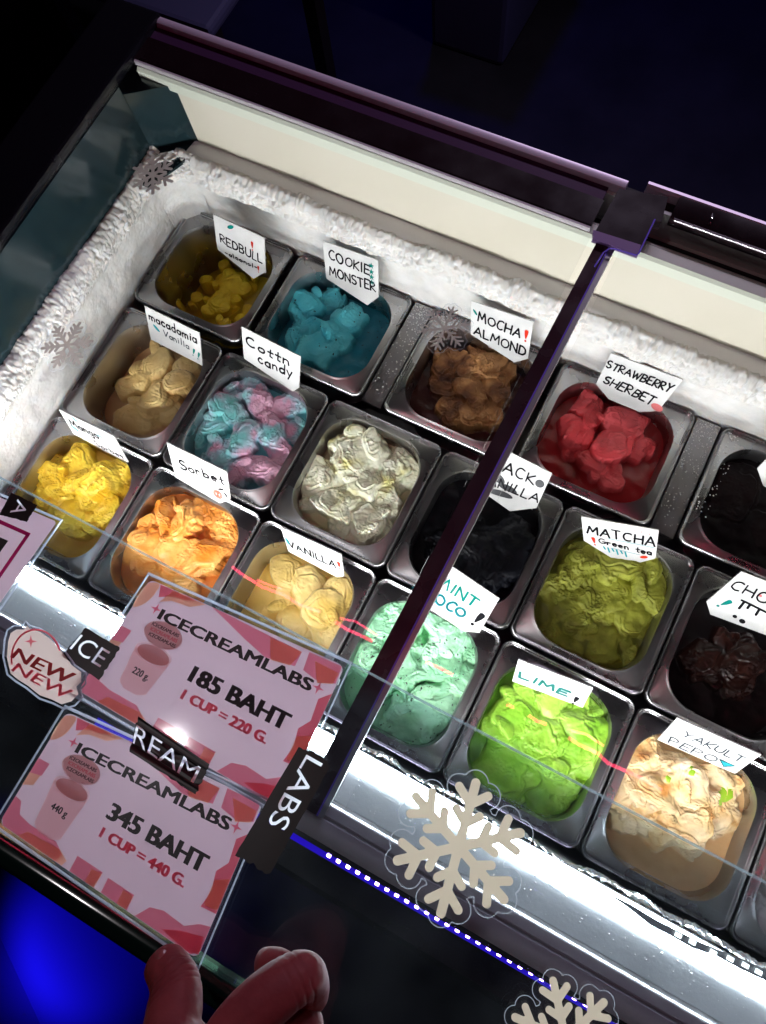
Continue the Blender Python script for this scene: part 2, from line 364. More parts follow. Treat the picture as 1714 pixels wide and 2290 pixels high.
# stepped block at the rear end of the bar
blk = poly([c4(340, 285), c4(110, 700), c4(515, 840), c4(655, 575), c4(720, 585), c4(780, 360)], Z + .016)
B().prism(blk, (0, 0, -.012)).o('corner_block', FRAMEB, rid)
lip = poly([c4(108, 655), c4(105, 735), c4(510, 880), c4(535, 790)], Z + .0163)
B().prism(lip, (0, 0, -.006)).o('block_lip', mat('lip_violet', (.16, .09, .24), .35), rid)
eb = [onz(*c4(x, y), Z + .0165) for x, y in [(660, 562), (515, 868), (490, 882), (290, 825), (255, 822), (200, 860), (120, 985)]]
B().tube(eb, .0008, 6).o('edge_bead', mat('violet_bead', (.18, .12, .7), .2), rid)
profile('rear_frame', [(.4245, Z), (.4245, Z + .010), (.427, Z + .0115), (.452, Z + .0115), (.453, Z)], .62, X1, FRAMEB, rid)
B().tube([(.625, .4245, Z + .0105), (X1, .4245, Z + .0105)], .0016, 8).o('frame_edge', mat('chrome_edge', (.5, .46, .5), .2, .9), rid)
profile('rear_rail', [(.4535, Z - .004), (.4535, Z + .006), (.456, Z + .009), (.460, Z + .008), (.462, Z), (.462, Z - .004)], .585, X1, LILAC, rid)
p1 = onz(*c4(1185, 520), Z + .012); p2 = onz(*c4(1150, 600), Z + .012)
B().tube([p1, p1 * .3 + p2 * .7, p2], [.0019, .0019, .0014], 10).o('stop_pin', mat('chrome', (.7, .7, .7), .12, 1), rid, True)

# ================================================================== PANS
def rrect(hw, hd, r, z, n=10):
    pts = []
    for cx, cy, a0 in ((hw - r, hd - r, 0), (-hw + r, hd - r, 90), (-hw + r, -hd + r, 180), (hw - r, -hd + r, 270)):
        for j in range(n):
            a = math.radians(a0 + 90 * j / (n - 1)); pts.append((cx + r * math.cos(a), cy + r * math.sin(a), z))
    return pts
def pan_mesh(w, d, name):
    ow, od = w - .027, d - .028; hw, hd, oh, ov = w / 2, d / 2, ow / 2, od / 2
    loops = [(hw, hd, .013, -.008), (hw, hd, .013, -.001), (hw - .0005, hd - .0005, .0126, .0012), (hw - .0016, hd - .0016, .012, .0022),
             (hw - .0028, hd - .0028, .011, .0014), (hw - .0036, hd - .0036, .010, -.0014), (hw - .0046, hd - .0046, .0098, -.0020), (hw - .0056, hd - .0056, .0096, -.0014),
             (oh + .0035, ov + .0035, .042, -.0018), (oh + .0022, ov + .0022, .0415, -.0010), (oh + .0008, ov + .0008, .041, -.0006),
             (oh, ov, .040, -.0028), (oh - .001, ov - .001, .0395, -.006), (oh - .005, ov - .005, .037, -.098), (oh - .011, ov - .011, .033, -.1045)]
    V = []; F = []; n = 40
    for l in loops: V += rrect(*l)
    for i in range(len(loops) - 1):
        for j in range(n): F.append((i * n + j, i * n + (j + 1) % n, (i + 1) * n + (j + 1) % n, (i + 1) * n + j))
    F.append(tuple(range((len(loops) - 1) * n, len(loops) * n)))
    me = bpy.data.meshes.new(name); me.from_pydata(V, [], F); me.shade_smooth(); me.set_sharp_from_angle(angle=math.radians(40)); me.materials.append(STEEL); me.update()
    return me
PW, PD = .162, .176; PITCH = .1641
ME_A = pan_mesh(PW, PD, 'pan_upright'); ME_B = pan_mesh(PD, PW, 'pan_sideways')
PANS = {}
def pan(key, x, y, me, label):
    o = bpy.data.objects.new('steel_pan', me); COL.objects.link(o); o.location = (x, y, 0); WL[o] = np.array((x, y, 0.))
    PANS[key] = (x, y, me is ME_A); return tag(o, label, 'pan', 'steel ice cream pans in the well')
r1 = .188 + PW / 2; r2 = PD / 2; r3 = -.004 - PD / 2
for k_, x in dict(rb=-.0017, ck=.184, mo=.392, st=.576, dk=.786).items():
    nm = dict(rb='nearly empty steel pan in the frosted corner with yellow ice cream at its bottom', ck='steel pan holding teal blue ice cream', mo='steel pan holding swirled brown mocha ice cream',
              st='steel pan holding red strawberry sherbet', dk='steel pan of black brown ice cream against the frosted back wall')[k_]
    pan(k_, x + PD / 2, r1, ME_B, nm)
for i, (k_, nm) in enumerate(dict(ma='steel pan holding beige macadamia ice cream beside the frosted side wall', cc='steel pan holding pink and aqua swirled ice cream', wh='steel pan heaped with pale cream white ice cream and no tag',
                                  bl='steel pan of jet black ice cream under the divider bar', mt='steel pan filled with olive green matcha ice cream', ch='steel pan of dark chocolate ice cream with glossy lumps').items()):
    pan(k_, i * PITCH + PW / 2, r2, ME_A, nm)
for i, (k_, nm) in enumerate(dict(mg='steel pan holding bright yellow mango sorbet', so='steel pan holding orange sorbet', va='steel pan holding pale yellow vanilla ice cream', mi='steel pan holding speckled mint green ice cream',
                                  li='steel pan holding bright lime green ice cream', ya='steel pan holding peach cream ice cream with green bits', nx='steel pan next to the peach ice cream, cut by the frame').items()):
    pan(k_, i * PITCH + PW / 2, r3, ME_A, nm)
# steel filler strips between the pans of the back row
for x0, x1, lb in ((.3625, .3895, 'flat steel filler strip between the teal and the mocha pan'), (.7545, .7835, 'frosty steel filler strip beside the strawberry pan')):
    t = profile('filler_strip', [(.19, -.004), (.348, -.004), (.348, -.0085), (.19, -.0085)], x0, x1, STEEL_D, None); tag(t, lb, 'strip')

rs = np.random.RandomState(77); b = B()
for x0, x1, y0, y1, n, pw in ((.363, .389, .20, .347, 260, 2.2), (.755, .783, .20, .347, 260, 2.2), (.396, .43, .30, .345, 160, 1.5), (.79, .81, .22, .345, 90, 1.4)):
    for _ in range(n):
        x = rs.uniform(x0, x1); y = y1 - (y1 - y0) * rs.uniform(0, 1) ** pw; r_ = rs.uniform(.0004, .0013); z = -.0038 if pw > 2 else -.0016
        k_ = 5; a = rs.uniform(0, 6); b.add([(x, y, z + r_ * .8)] + [(x + r_ * rs.uniform(.6, 1.2) * math.cos(a + t * 6.283 / k_), y + r_ * rs.uniform(.6, 1.2) * math.sin(a + t * 6.283 / k_), z) for t in range(k_)], [(0, t + 1, (t + 1) % k_ + 1) for t in range(k_)])
tag(b.o('frost', FROST), 'loose frost crystals sprinkled on the steel filler strips', 'frost', kind='stuff')

b = B()
for _ in range(420):
    x = rs.uniform(0, 1.05); y = -.205 - .031 * rs.uniform(0, 1) ** 1.3; r_ = rs.uniform(.0002, .0009) * (1.6 if rs.rand() < .08 else 1); z = .1030 - (.1030 - .0975) * (-.2036 - y) / .0344 + .0002
    k_ = 5; a = rs.uniform(0, 6); b.add([(x, y, z + r_ * .7)] + [(x + r_ * rs.uniform(.6, 1.4) * math.cos(a + t * 6.283 / k_), y + r_ * rs.uniform(.6, 1.2) * math.sin(a + t * 6.283 / k_), z) for t in range(k_)], [(0, t + 1, (t + 1) % k_ + 1) for t in range(k_)])
tag(b.o('frost', FROST), 'tiny ice crumbs scattered on the steel ledge in front of the light strip', 'frost', kind='stuff')

# ================================================================== ICE CREAM
def icecol(name, a, b, rough=.42, sc=40, sss=.25, extra=None, spec=.5, melt=None, mrough=.3):
    """scooped colour varies softly; the flat melt between scoops keeps its own deeper colour and wet gloss"""
    cols = [(.35, a), (.65, b)] if extra is None else extra
    m = mat(name, a, rough, 0, spec, sss=sss * .4, bump=(330, .22, .0009), var=(sc, cols)); nt = m.node_tree; N = nt.nodes; L = nt.links; p = N['Principled BSDF']
    src = p.inputs['Base Color'].links[0].from_socket
    at = N.new('ShaderNodeAttribute'); at.attribute_name = 'scooped'; mx = N.new('ShaderNodeMix'); mx.data_type = 'RGBA'
    mc = melt or tuple(c * .55 for c in a); L.new(at.outputs['Fac'], mx.inputs[0]); mx.inputs[6].default_value = (*mc, 1); L.new(src, mx.inputs[7]); L.new(mx.outputs[2], p.inputs['Base Color'])
    mr = N.new('ShaderNodeMapRange'); mr.inputs['To Min'].default_value = mrough; mr.inputs['To Max'].default_value = rough; L.new(at.outputs['Fac'], mr.inputs['Value']); L.new(mr.outputs[0], p.inputs['Roughness'])
    return m
def icecream(key, base, petals, m, label, level=-.03, seed=0, rough=.5, warp=.22, tilt=(0, 0), fn=None, fine=1., lipamp=1., group='ice cream in the pans', allscoop=0., folds=3):
    """height field filling the pan: base level plus scooped petals (px in a photo crop, radius in px)"""
    x, y, up = PANS[key]; w, d = (PW, PD) if up else (PD, PW)
    hw, hd = (w - .027) / 2 - .0005, (d - .028) / 2 - .0005
    st = .00092; nu = int(2 * hw / st); nv = int(2 * hd / st)
    U, V = np.meshgrid(np.linspace(-hw, hw, nu), np.linspace(-hd, hd, nv), indexing='ij'); Xw, Yw = U + x, V + y
    H = level + fbm(Xw * 25, Yw * 25, seed, 3) * .0045 + tilt[0] * U + tilt[1] * V
    wx = fbm(Xw * 38, Yw * 38, seed + 1, 4, .42); wy = fbm(Xw * 38, Yw * 38, seed + 4, 4, .42)
    rs = np.random.RandomState(seed + 50); top = np.zeros_like(H)
    rq = np.random.RandomState(seed + 90); full = []
    for P in petals:
        cr, cx, cy, r, *o = P; full.append(P)
        if r < 60 or not folds: continue
        zc = o[0] if o else .008
        for _ in range(folds):
            a = rq.uniform(0, 6.28); q_ = rq.uniform(.35, .95); r2 = r * rq.uniform(.24, .45)
            full.append((cr, cx + r * q_ * math.cos(a), cy + r * q_ * math.sin(a), r2, zc + r * 2.4e-4 * rq.uniform(.35, .62) * math.sqrt(max(0, 1 - q_ ** 3)) - .002, rq.uniform(1.1, 1.7), rq.uniform(0, 3.1)))
    for P in full:
        cr, cx, cy, r, *o = P
        zc = o[0] if len(o) > 0 else rs.uniform(.0, .014); asp = o[1] if len(o) > 1 else rs.uniform(.8, 1.25); rot = o[2] if len(o) > 2 else rs.uniform(0, 3.1)
        c = pz(cr, cx, cy, level + .012); R = r / 2.3657 * (.88 / FPX)
        a = Xw - c[0] + wx * R * warp * 2; b = Yw - c[1] + wy * R * warp * 2
        u_ = (a * math.cos(rot) + b * math.sin(rot)) / (R * asp); v_ = (-a * math.sin(rot) + b * math.cos(rot)) / (R / asp)
        q = u_ * u_ + v_ * v_; rr = np.sqrt(q)
        cap = np.where(q < 1, np.sqrt(np.clip(1 - q ** 1.5, 0, 1)), -1)
        sl = rs.uniform(-.30, .30, 2)
        th = np.arctan2(v_, u_); a1 = rs.uniform(0, 6.28)
        half = 1 / (1 + np.exp(-6 * (np.cos(th - a1) + .2)))
        hgt = level + zc - .006 + cap * R * .52 + R * (sl[0] * u_ + sl[1] * v_) + lipamp * .0012 * np.exp(-((rr - .88) / .05) ** 2)
        hgt = hgt - lipamp * .0016 * half * np.exp(-((rr - .62 - .06 * np.sin(3 * th)) / .035) ** 2) + lipamp * .0012 * half * np.exp(-((rr - .54 - .06 * np.sin(3 * th)) / .06) ** 2)
        hgt = hgt + .0003 * np.sin(u_ * 15 + wx * 16 + 3 * v_) * (q < 1) * (.4 + .6 * half)
        win = (q < 1) & (hgt > H); H = np.where(win, hgt, H); top = np.where(win, 1., top)
    patch = np.clip(fbm(Xw * 50, Yw * 50, seed + 7, 3) * 3.5 - .15, 0, 1)
    H = H + fine * (fbm(Xw * 150, Yw * 150, seed + 8, 3) * (.0002 + .0004 * top) + patch * np.abs(fbm(Xw * 260, Yw * 260, seed + 9, 4)) * .0036 * (.1 + .9 * top))
    if fn is not None: H = fn(H, Xw, Yw, U / hw, V / hd)
    Vv = np.stack([Xw, Yw, H], -1).reshape(-1, 3); Q = grid_faces(nu, nv)
    # keep what lies inside the rounded opening
    rc = .038; ax = np.abs(U) - (hw - rc); ay = np.abs(V) - (hd - rc)
    ins = ((np.clip(ax, 0, None) ** 2 + np.clip(ay, 0, None) ** 2) <= rc * rc).reshape(-1)
    Q = Q[ins[Q].all(1)]
    o = MG('ice_cream', Vv, Q, m)
    tm = top.copy()
    for _ in range(3): tm[1:-1, 1:-1] = (tm[1:-1, 1:-1] * 2 + tm[:-2, 1:-1] + tm[2:, 1:-1] + tm[1:-1, :-2] + tm[1:-1, 2:]) / 6
    if allscoop: tm[:] = np.maximum(tm, allscoop)
    used = np.unique(Q); at = o.data.attributes.new('scooped', 'FLOAT', 'POINT'); at.data.foreach_set('value', tm.reshape(-1)[used].astype(np.float32))
    tag(o, label, 'ice cream', group); return o, (Xw, Yw, H)
def specks(parent, Xw, Yw, H, n, m, size, name, seed, box=None):
    """little flakes lying on the surface, joined"""
    rs = np.random.RandomState(seed); b = B()
    for _ in range(n):
        i, j = rs.randint(6, Xw.shape[0] - 6), rs.randint(6, Xw.shape[1] - 6); s = size * rs.uniform(.5, 1.3); a = rs.uniform(0, 6.28)
        c = np.array([Xw[i, j], Yw[i, j], H[i, j] + .0002]); e = np.array([math.cos(a), math.sin(a), 0]) * s; g = np.array([-math.sin(a), math.cos(a), 0]) * s * rs.uniform(.3, .7)
        b.add([c - e - g, c + e - g * .4, c + e * .8 + g, c - e * .5 + g * .8, c + np.array([0, 0, s * .45])], [(0, 1, 4), (1, 2, 4), (2, 3, 4), (3, 0, 4)])
    o = b.o(name, m, parent); o['kind'] = 'stuff'; return o
L3 = lambda r, g, b: srgb(r, g, b)

rs = np.random.RandomState(21)
chunks = [('a', 1240, 560, 95, .012), ('a', 1180, 640, 110, .008)] + [('a', 1230 + rs.normal(0, 110), 620 + rs.normal(0, 90), rs.uniform(22, 45), rs.uniform(.008, .02)) for _ in range(38)]
icecream('rb', None, chunks, icecol('yellow_ice', L3(225, 190, 12), L3(242, 215, 40), .45, 60), 'crumbled dull yellow ice cream at the bottom of the corner pan', -.082, 1, fine=.8, tilt=(.18, -.05), folds=0)
o, d_ = icecream('ck', None, [('b', 430, 430, 105, .016), ('b', 560, 395, 75, .010), ('b', 665, 500, 105, .013), ('b', 565, 565, 55, .020), ('b', 520, 655, 120, .014), ('b', 395, 620, 85, .008), ('b', 610, 600, 90, .008), ('b', 450, 560, 90, .010)],
         icecol('teal_ice', L3(60, 188, 208), L3(100, 214, 226), .42, 30, melt=L3(18, 118, 140)), 'teal blue scooped ice cream with dark cookie crumbs', -.040, 2)
specks(o, *d_, 60, mat('cookie_crumb', (.012, .02, .025), .6), .0016, 'cookie_crumb', 5)
icecream('mo', None, [('b', 1180, 740, 90, .014), ('b', 1290, 770, 100, .018), ('b', 1400, 740, 100, .016), ('b', 1490, 790, 80, .01), ('b', 1160, 850, 90, .012), ('b', 1300, 890, 95, .02), ('b', 1430, 880, 100, .015),
                 ('b', 1210, 970, 90, .012), ('b', 1310, 1010, 80, .016), ('b', 1400, 1000, 85, .012), ('b', 1210, 1020, 60, .016), ('b', 1350, 700, 80, .01)],
         icecol('mocha_ice', L3(118, 78, 45), L3(165, 120, 72), .5, 26, .15, [(.34, L3(70, 34, 16)), (.46, L3(132, 84, 44)), (.60, L3(186, 134, 80)), (.8, L3(210, 164, 112))], melt=L3(64, 22, 16)), 'swirled brown mocha ice cream with almond paste', -.045, 3, warp=.35, lipamp=2, fine=1.1,
         fn=None)
icecream('st', None, [('c', 715, 735, 95, .012), ('c', 645, 880, 105, .014), ('c', 735, 810, 70, .02), ('c', 835, 950, 100, .02, 1.2, 1.2), ('c', 940, 810, 110, .012), ('c', 1000, 945, 80, .01), ('c', 745, 1000, 95, .010), ('c', 835, 1090, 80, .006),
                 ('c', 850, 820, 70, .02), ('c', 930, 890, 80, .014), ('c', 640, 960, 60, .006)],
         icecol('strawberry_ice', L3(224, 62, 70), L3(238, 96, 102), .38, 26, .3, melt=L3(150, 8, 18)), 'strawberry red sherbet scoop lying in a flat red melt', -.034, 4, fine=.8)
icecream('dk', None, [('c', 1500, 1200, 180, -.010), ('c', 1620, 1350, 160, -.010)], icecol('black_brown_ice', L3(14, 6, 8), L3(24, 11, 11), .5, 30, 0, spec=.15, melt=L3(12, 5, 7), mrough=.4), 'nearly black chocolate ice cream beside the frosty filler strip', -.028, 5, fine=.5, folds=0)
icecream('ma', None, [('a', 715, 1080, 110, .014), ('a', 825, 1160, 110, .02), ('a', 955, 1085, 90, .024, 1.15, .6), ('a', 830, 1000, 110, .014), ('a', 985, 990, 80, .012), ('a', 890, 1230, 90, .010), ('a', 760, 1010, 80, .014), ('a', 905, 1150, 70, .016),
                 ('a', 700, 1280, 150, -.004), ('a', 620, 1240, 110, -.006)],
         icecol('beige_ice', L3(226, 190, 118), L3(244, 216, 150), .36, 26, .3, melt=L3(190, 150, 100)), 'smooth beige macadamia ice cream scoop', -.055, 6, fine=.55, warp=.15, folds=1)
icecream('cc', None, [('a', 1180, 1190, 105, .02, 1.1, .8), ('a', 1305, 1370, 110, .02, 1.2, 1.6), ('a', 1375, 1190, 85, .018), ('a', 1330, 1080, 80, .012), ('a', 1115, 1300, 90, .014), ('a', 1450, 1310, 100, .012), ('a', 1380, 1530, 120, .012, 1.2, .3),
                 ('a', 1240, 1570, 75, .012), ('a', 1510, 1180, 110, .004), ('a', 1010, 1350, 90, .006), ('a', 1180, 1440, 100, .010), ('a', 1240, 1260, 70, .024), ('a', 1480, 1430, 90, .006), ('a', 1100, 1200, 70, .01), ('a', 1540, 1320, 80, .002)],
         icecol('cotton_ice', L3(120, 190, 195), L3(205, 150, 180), .5, 24, .25, [(.38, L3(135, 220, 220)), (.5, L3(178, 200, 215)), (.58, L3(228, 170, 198)), (.75, L3(240, 200, 218))], melt=L3(100, 180, 190)), 'pink and aqua swirled cotton candy ice cream', -.032, 7, warp=.3, lipamp=1.5)
icecream('wh', None, [('b', 720, 1230, 150, .018, 1.1, .4), ('b', 480, 1340, 110, .014), ('b', 610, 1470, 125, .016), ('b', 760, 1390, 105, .022), ('b', 940, 1310, 120, .010), ('b', 780, 1560, 120, .014), ('b', 640, 1590, 100, .010), ('b', 450, 1480, 80, .006),
                 ('b', 870, 1470, 90, .012), ('b', 650, 1350, 100, .018), ('b', 960, 1220, 100, .004), ('b', 560, 1300, 70, .016), ('b', 840, 1340, 80, .018), ('b', 850, 1620, 70, .01), ('b', 700, 1660, 90, .008)],
         icecol('cream_ice', L3(226, 226, 190), L3(240, 240, 214), .5, 34, .35, [(.3, L3(222, 216, 140)), (.42, L3(232, 232, 198)), (.7, L3(246, 245, 226))], melt=L3(215, 208, 170)), 'heaped pale cream white ice cream with faint yellow flecks', -.034, 8, warp=.3, lipamp=1.4)
icecream('bl', None, [('e', 1300, 300, 300, -.012), ('e', 1150, 260, 160, -.010)], icecol('black_ice', L3(8, 9, 14), L3(16, 18, 26), .5, 26, 0, spec=.15, melt=L3(8, 9, 13), mrough=.4), 'jet black ice cream with an almost flat surface', -.022, 9, fine=.6, folds=0)
icecream('mt', None, [('f', 700, 120, 110, .012), ('f', 850, 130, 120, .014), ('f', 1000, 170, 120, .014), ('f', 1100, 130, 70, .01), ('f', 620, 170, 90, .01), ('f', 540, 260, 90, .004), ('f', 1060, 300, 110, .010), ('f', 820, 300, 150, -.002),
                 ('f', 640, 360, 140, -.004), ('f', 960, 420, 110, .0), ('f', 760, 500, 150, -.008), ('f', 600, 520, 130, -.008), ('f', 880, 600, 120, -.010)],
         icecol('matcha_ice', L3(126, 130, 32), L3(164, 168, 58), .55, 40, .15, melt=L3(108, 112, 24), mrough=.45), 'olive green matcha ice cream, crumbly at the back and scraped in front', -.030, 10, warp=.3, fine=1.1, lipamp=1.2)
icecream('ch', None, [('f', 1345, 640, 100, .010, 1.2, .4), ('f', 1540, 690, 105, .012), ('f', 1450, 570, 70, .012, 1.4, -.8), ('f', 1530, 770, 80, .008), ('f', 1390, 710, 70, .008), ('f', 1470, 650, 50, .014), ('f', 1560, 610, 80, .006)],
         icecol('chocolate_ice', L3(34, 14, 11), L3(58, 28, 21), .32, 50, 0, spec=.4, melt=L3(14, 6, 8), mrough=.4), 'dark chocolate ice cream with two glossy lumps', -.042, 11, warp=.3)
icecream('mg', None, [('d', 300, 170, 115, .016), ('d', 545, 180, 125, .018), ('d', 420, 370, 115, .012), ('d', 430, 80, 95, .014), ('d', 625, 110, 80, .010), ('d', 235, 250, 80, .008), ('d', 560, 350, 100, .008), ('d', 420, 200, 70, .022), ('d', 330, 300, 90, .010),
                 ('d', 280, 80, 70, .010), ('d', 480, 270, 80, .014), ('d', 650, 230, 60, .006)],
         icecol('mango_ice', L3(226, 178, 28), L3(248, 214, 70), .36, 30, .3, melt=L3(215, 165, 20)), 'bright yellow mango sorbet in folded scoops', -.036, 12, warp=.3, lipamp=1.5)
icecream('so', None, [('d', 820, 470, 115, .018), ('d', 980, 410, 105, .022), ('d', 935, 560, 105, .02), ('d', 1100, 560, 120, .014, 1.4, 1.2), ('d', 700, 520, 100, .008), ('d', 1000, 690, 95, .012), ('d', 880, 330, 65, .018), ('d', 1050, 330, 80, .012),
                 ('d', 1200, 470, 100, .006), ('d', 860, 230, 110, -.002), ('d', 1130, 350, 150, -.004), ('d', 900, 690, 90, .008), ('d', 780, 620, 90, .006), ('d', 1070, 650, 70, .014)],
         icecol('orange_ice', L3(232, 140, 42), L3(250, 180, 96), .38, 34, .3, melt=L3(226, 130, 40)), 'orange sorbet in ragged folded scoops', -.026, 13, warp=.32, lipamp=1.5)
icecream('va', None, [('e', 545, 620, 125, .02, 1.1, .7), ('e', 610, 540, 105, .014), ('e', 460, 510, 110, .012), ('e', 330, 420, 105, .006), ('e', 560, 730, 115, .012), ('e', 380, 700, 120, .0), ('e', 640, 640, 70, .018), ('e', 300, 560, 110, -.004), ('e', 240, 640, 100, -.006)],
         icecol('vanilla_ice', L3(222, 186, 92), L3(246, 218, 144), .34, 26, .35, melt=L3(212, 172, 84)), 'smooth pale yellow vanilla ice cream', -.050, 14, warp=.15, fine=.5, folds=1)
o, d_ = icecream('mi', None, [('e', 1180, 680, 120, .018), ('e', 1080, 620, 100, .018), ('e', 940, 560, 100, .014), ('e', 860, 660, 110, .010), ('e', 1250, 990, 120, .008), ('e', 890, 900, 190, .002), ('e', 1090, 1150, 150, .004, 1.3, .5), ('e', 800, 830, 120, .004), ('e', 1150, 860, 110, .014),
                 ('e', 1290, 820, 90, .004), ('e', 980, 1260, 120, .0), ('e', 1210, 780, 90, .014)],
         icecol('mint_ice', L3(145, 215, 165), L3(175, 232, 190), .46, 30, .3, melt=L3(120, 190, 140)), 'mint green ice cream dotted with chocolate chips', -.026, 15, warp=.4, fine=1.5, lipamp=1.2)
specks(o, *d_, 170, mat('chocolate_chip', (.012, .008, .006), .5), .0014, 'chocolate_chip', 6)
icecream('li', None, [('f', 395, 860, 90, .016), ('f', 330, 960, 120, .016), ('f', 560, 880, 110, .012), ('f', 245, 1020, 90, .008), ('f', 440, 1060, 130, .012), ('f', 610, 1140, 190, .004, 1.2, 1.0), ('f', 300, 1200, 170, .002), ('f', 700, 970, 100, .008), ('f', 360, 1320, 150, -.004), ('f', 500, 1380, 130, -.002),
                 ('f', 640, 880, 80, .01)],
         icecol('lime_ice', L3(135, 196, 48), L3(175, 222, 84), .36, 30, .3, melt=L3(105, 165, 40)), 'bright lime green ice cream with a smooth scraped face', -.030, 16, warp=.25)
o, d_ = icecream('ya', None, [('f', 1230, 1310, 115, .02), ('f', 1065, 1330, 115, .016), ('f', 900, 1330, 90, .014), ('f', 1000, 1140, 110, .012), ('f', 1240, 1520, 115, .014), ('f', 960, 1480, 105, .008), ('f', 1110, 1560, 120, .008), ('f', 1400, 1300, 140, .002), ('f', 1130, 1450, 80, .016), ('f', 1320, 1420, 80, .014),
                 ('f', 1150, 1190, 80, .012), ('f', 1260, 1620, 80, .006), ('f', 1420, 1500, 110, .0), ('f', 900, 1420, 70, .01)],
         icecol('peach_ice', L3(236, 200, 138), L3(244, 220, 176), .45, 34, .35, [(.3, L3(232, 160, 84)), (.42, L3(238, 202, 142)), (.7, L3(248, 228, 190))], melt=L3(225, 185, 130)), 'peach cream ice cream with yoghurt ripples and green bits', -.028, 17, warp=.32, lipamp=1.5)
g_ = [(1440, 1360, 34), (1240, 1235, 18), (1130, 1280, 14), (960, 1110, 14), (1425, 1400, 18)]
Xw, Yw, H = d_
for cx, cy, r in g_:
    c = pz('f', cx, cy, -.012); ii = np.argmin((Xw[:, 0] - c[0]) ** 2); jj = np.argmin((Yw[0] - c[1]) ** 2); hz = H[ii, jj]; R = r / 2.3657 * .00055
    n = 12; vs = [(c[0], c[1], hz + .0022)] + [(c[0] + R * (1 + .3 * math.sin(3 * a + cx)) * math.cos(a), c[1] + 1.5 * R * (1 + .2 * math.cos(2 * a)) * math.sin(a), hz - .0005) for a in np.linspace(0, 6.283, n, endpoint=False)]
    M('green_bit', vs, [(0, i + 1, (i + 1) % n + 1) for i in range(n)], mat('green_bit', L3(150, 190, 40), .4), o, True)
icecream('nx', None, [('i', 1700, 900, 160, .0)], icecol('grey_cream_ice', L3(170, 165, 160), L3(190, 186, 180), .5, 30), 'pale ice cream in the pan cut by the frame', -.03, 18)

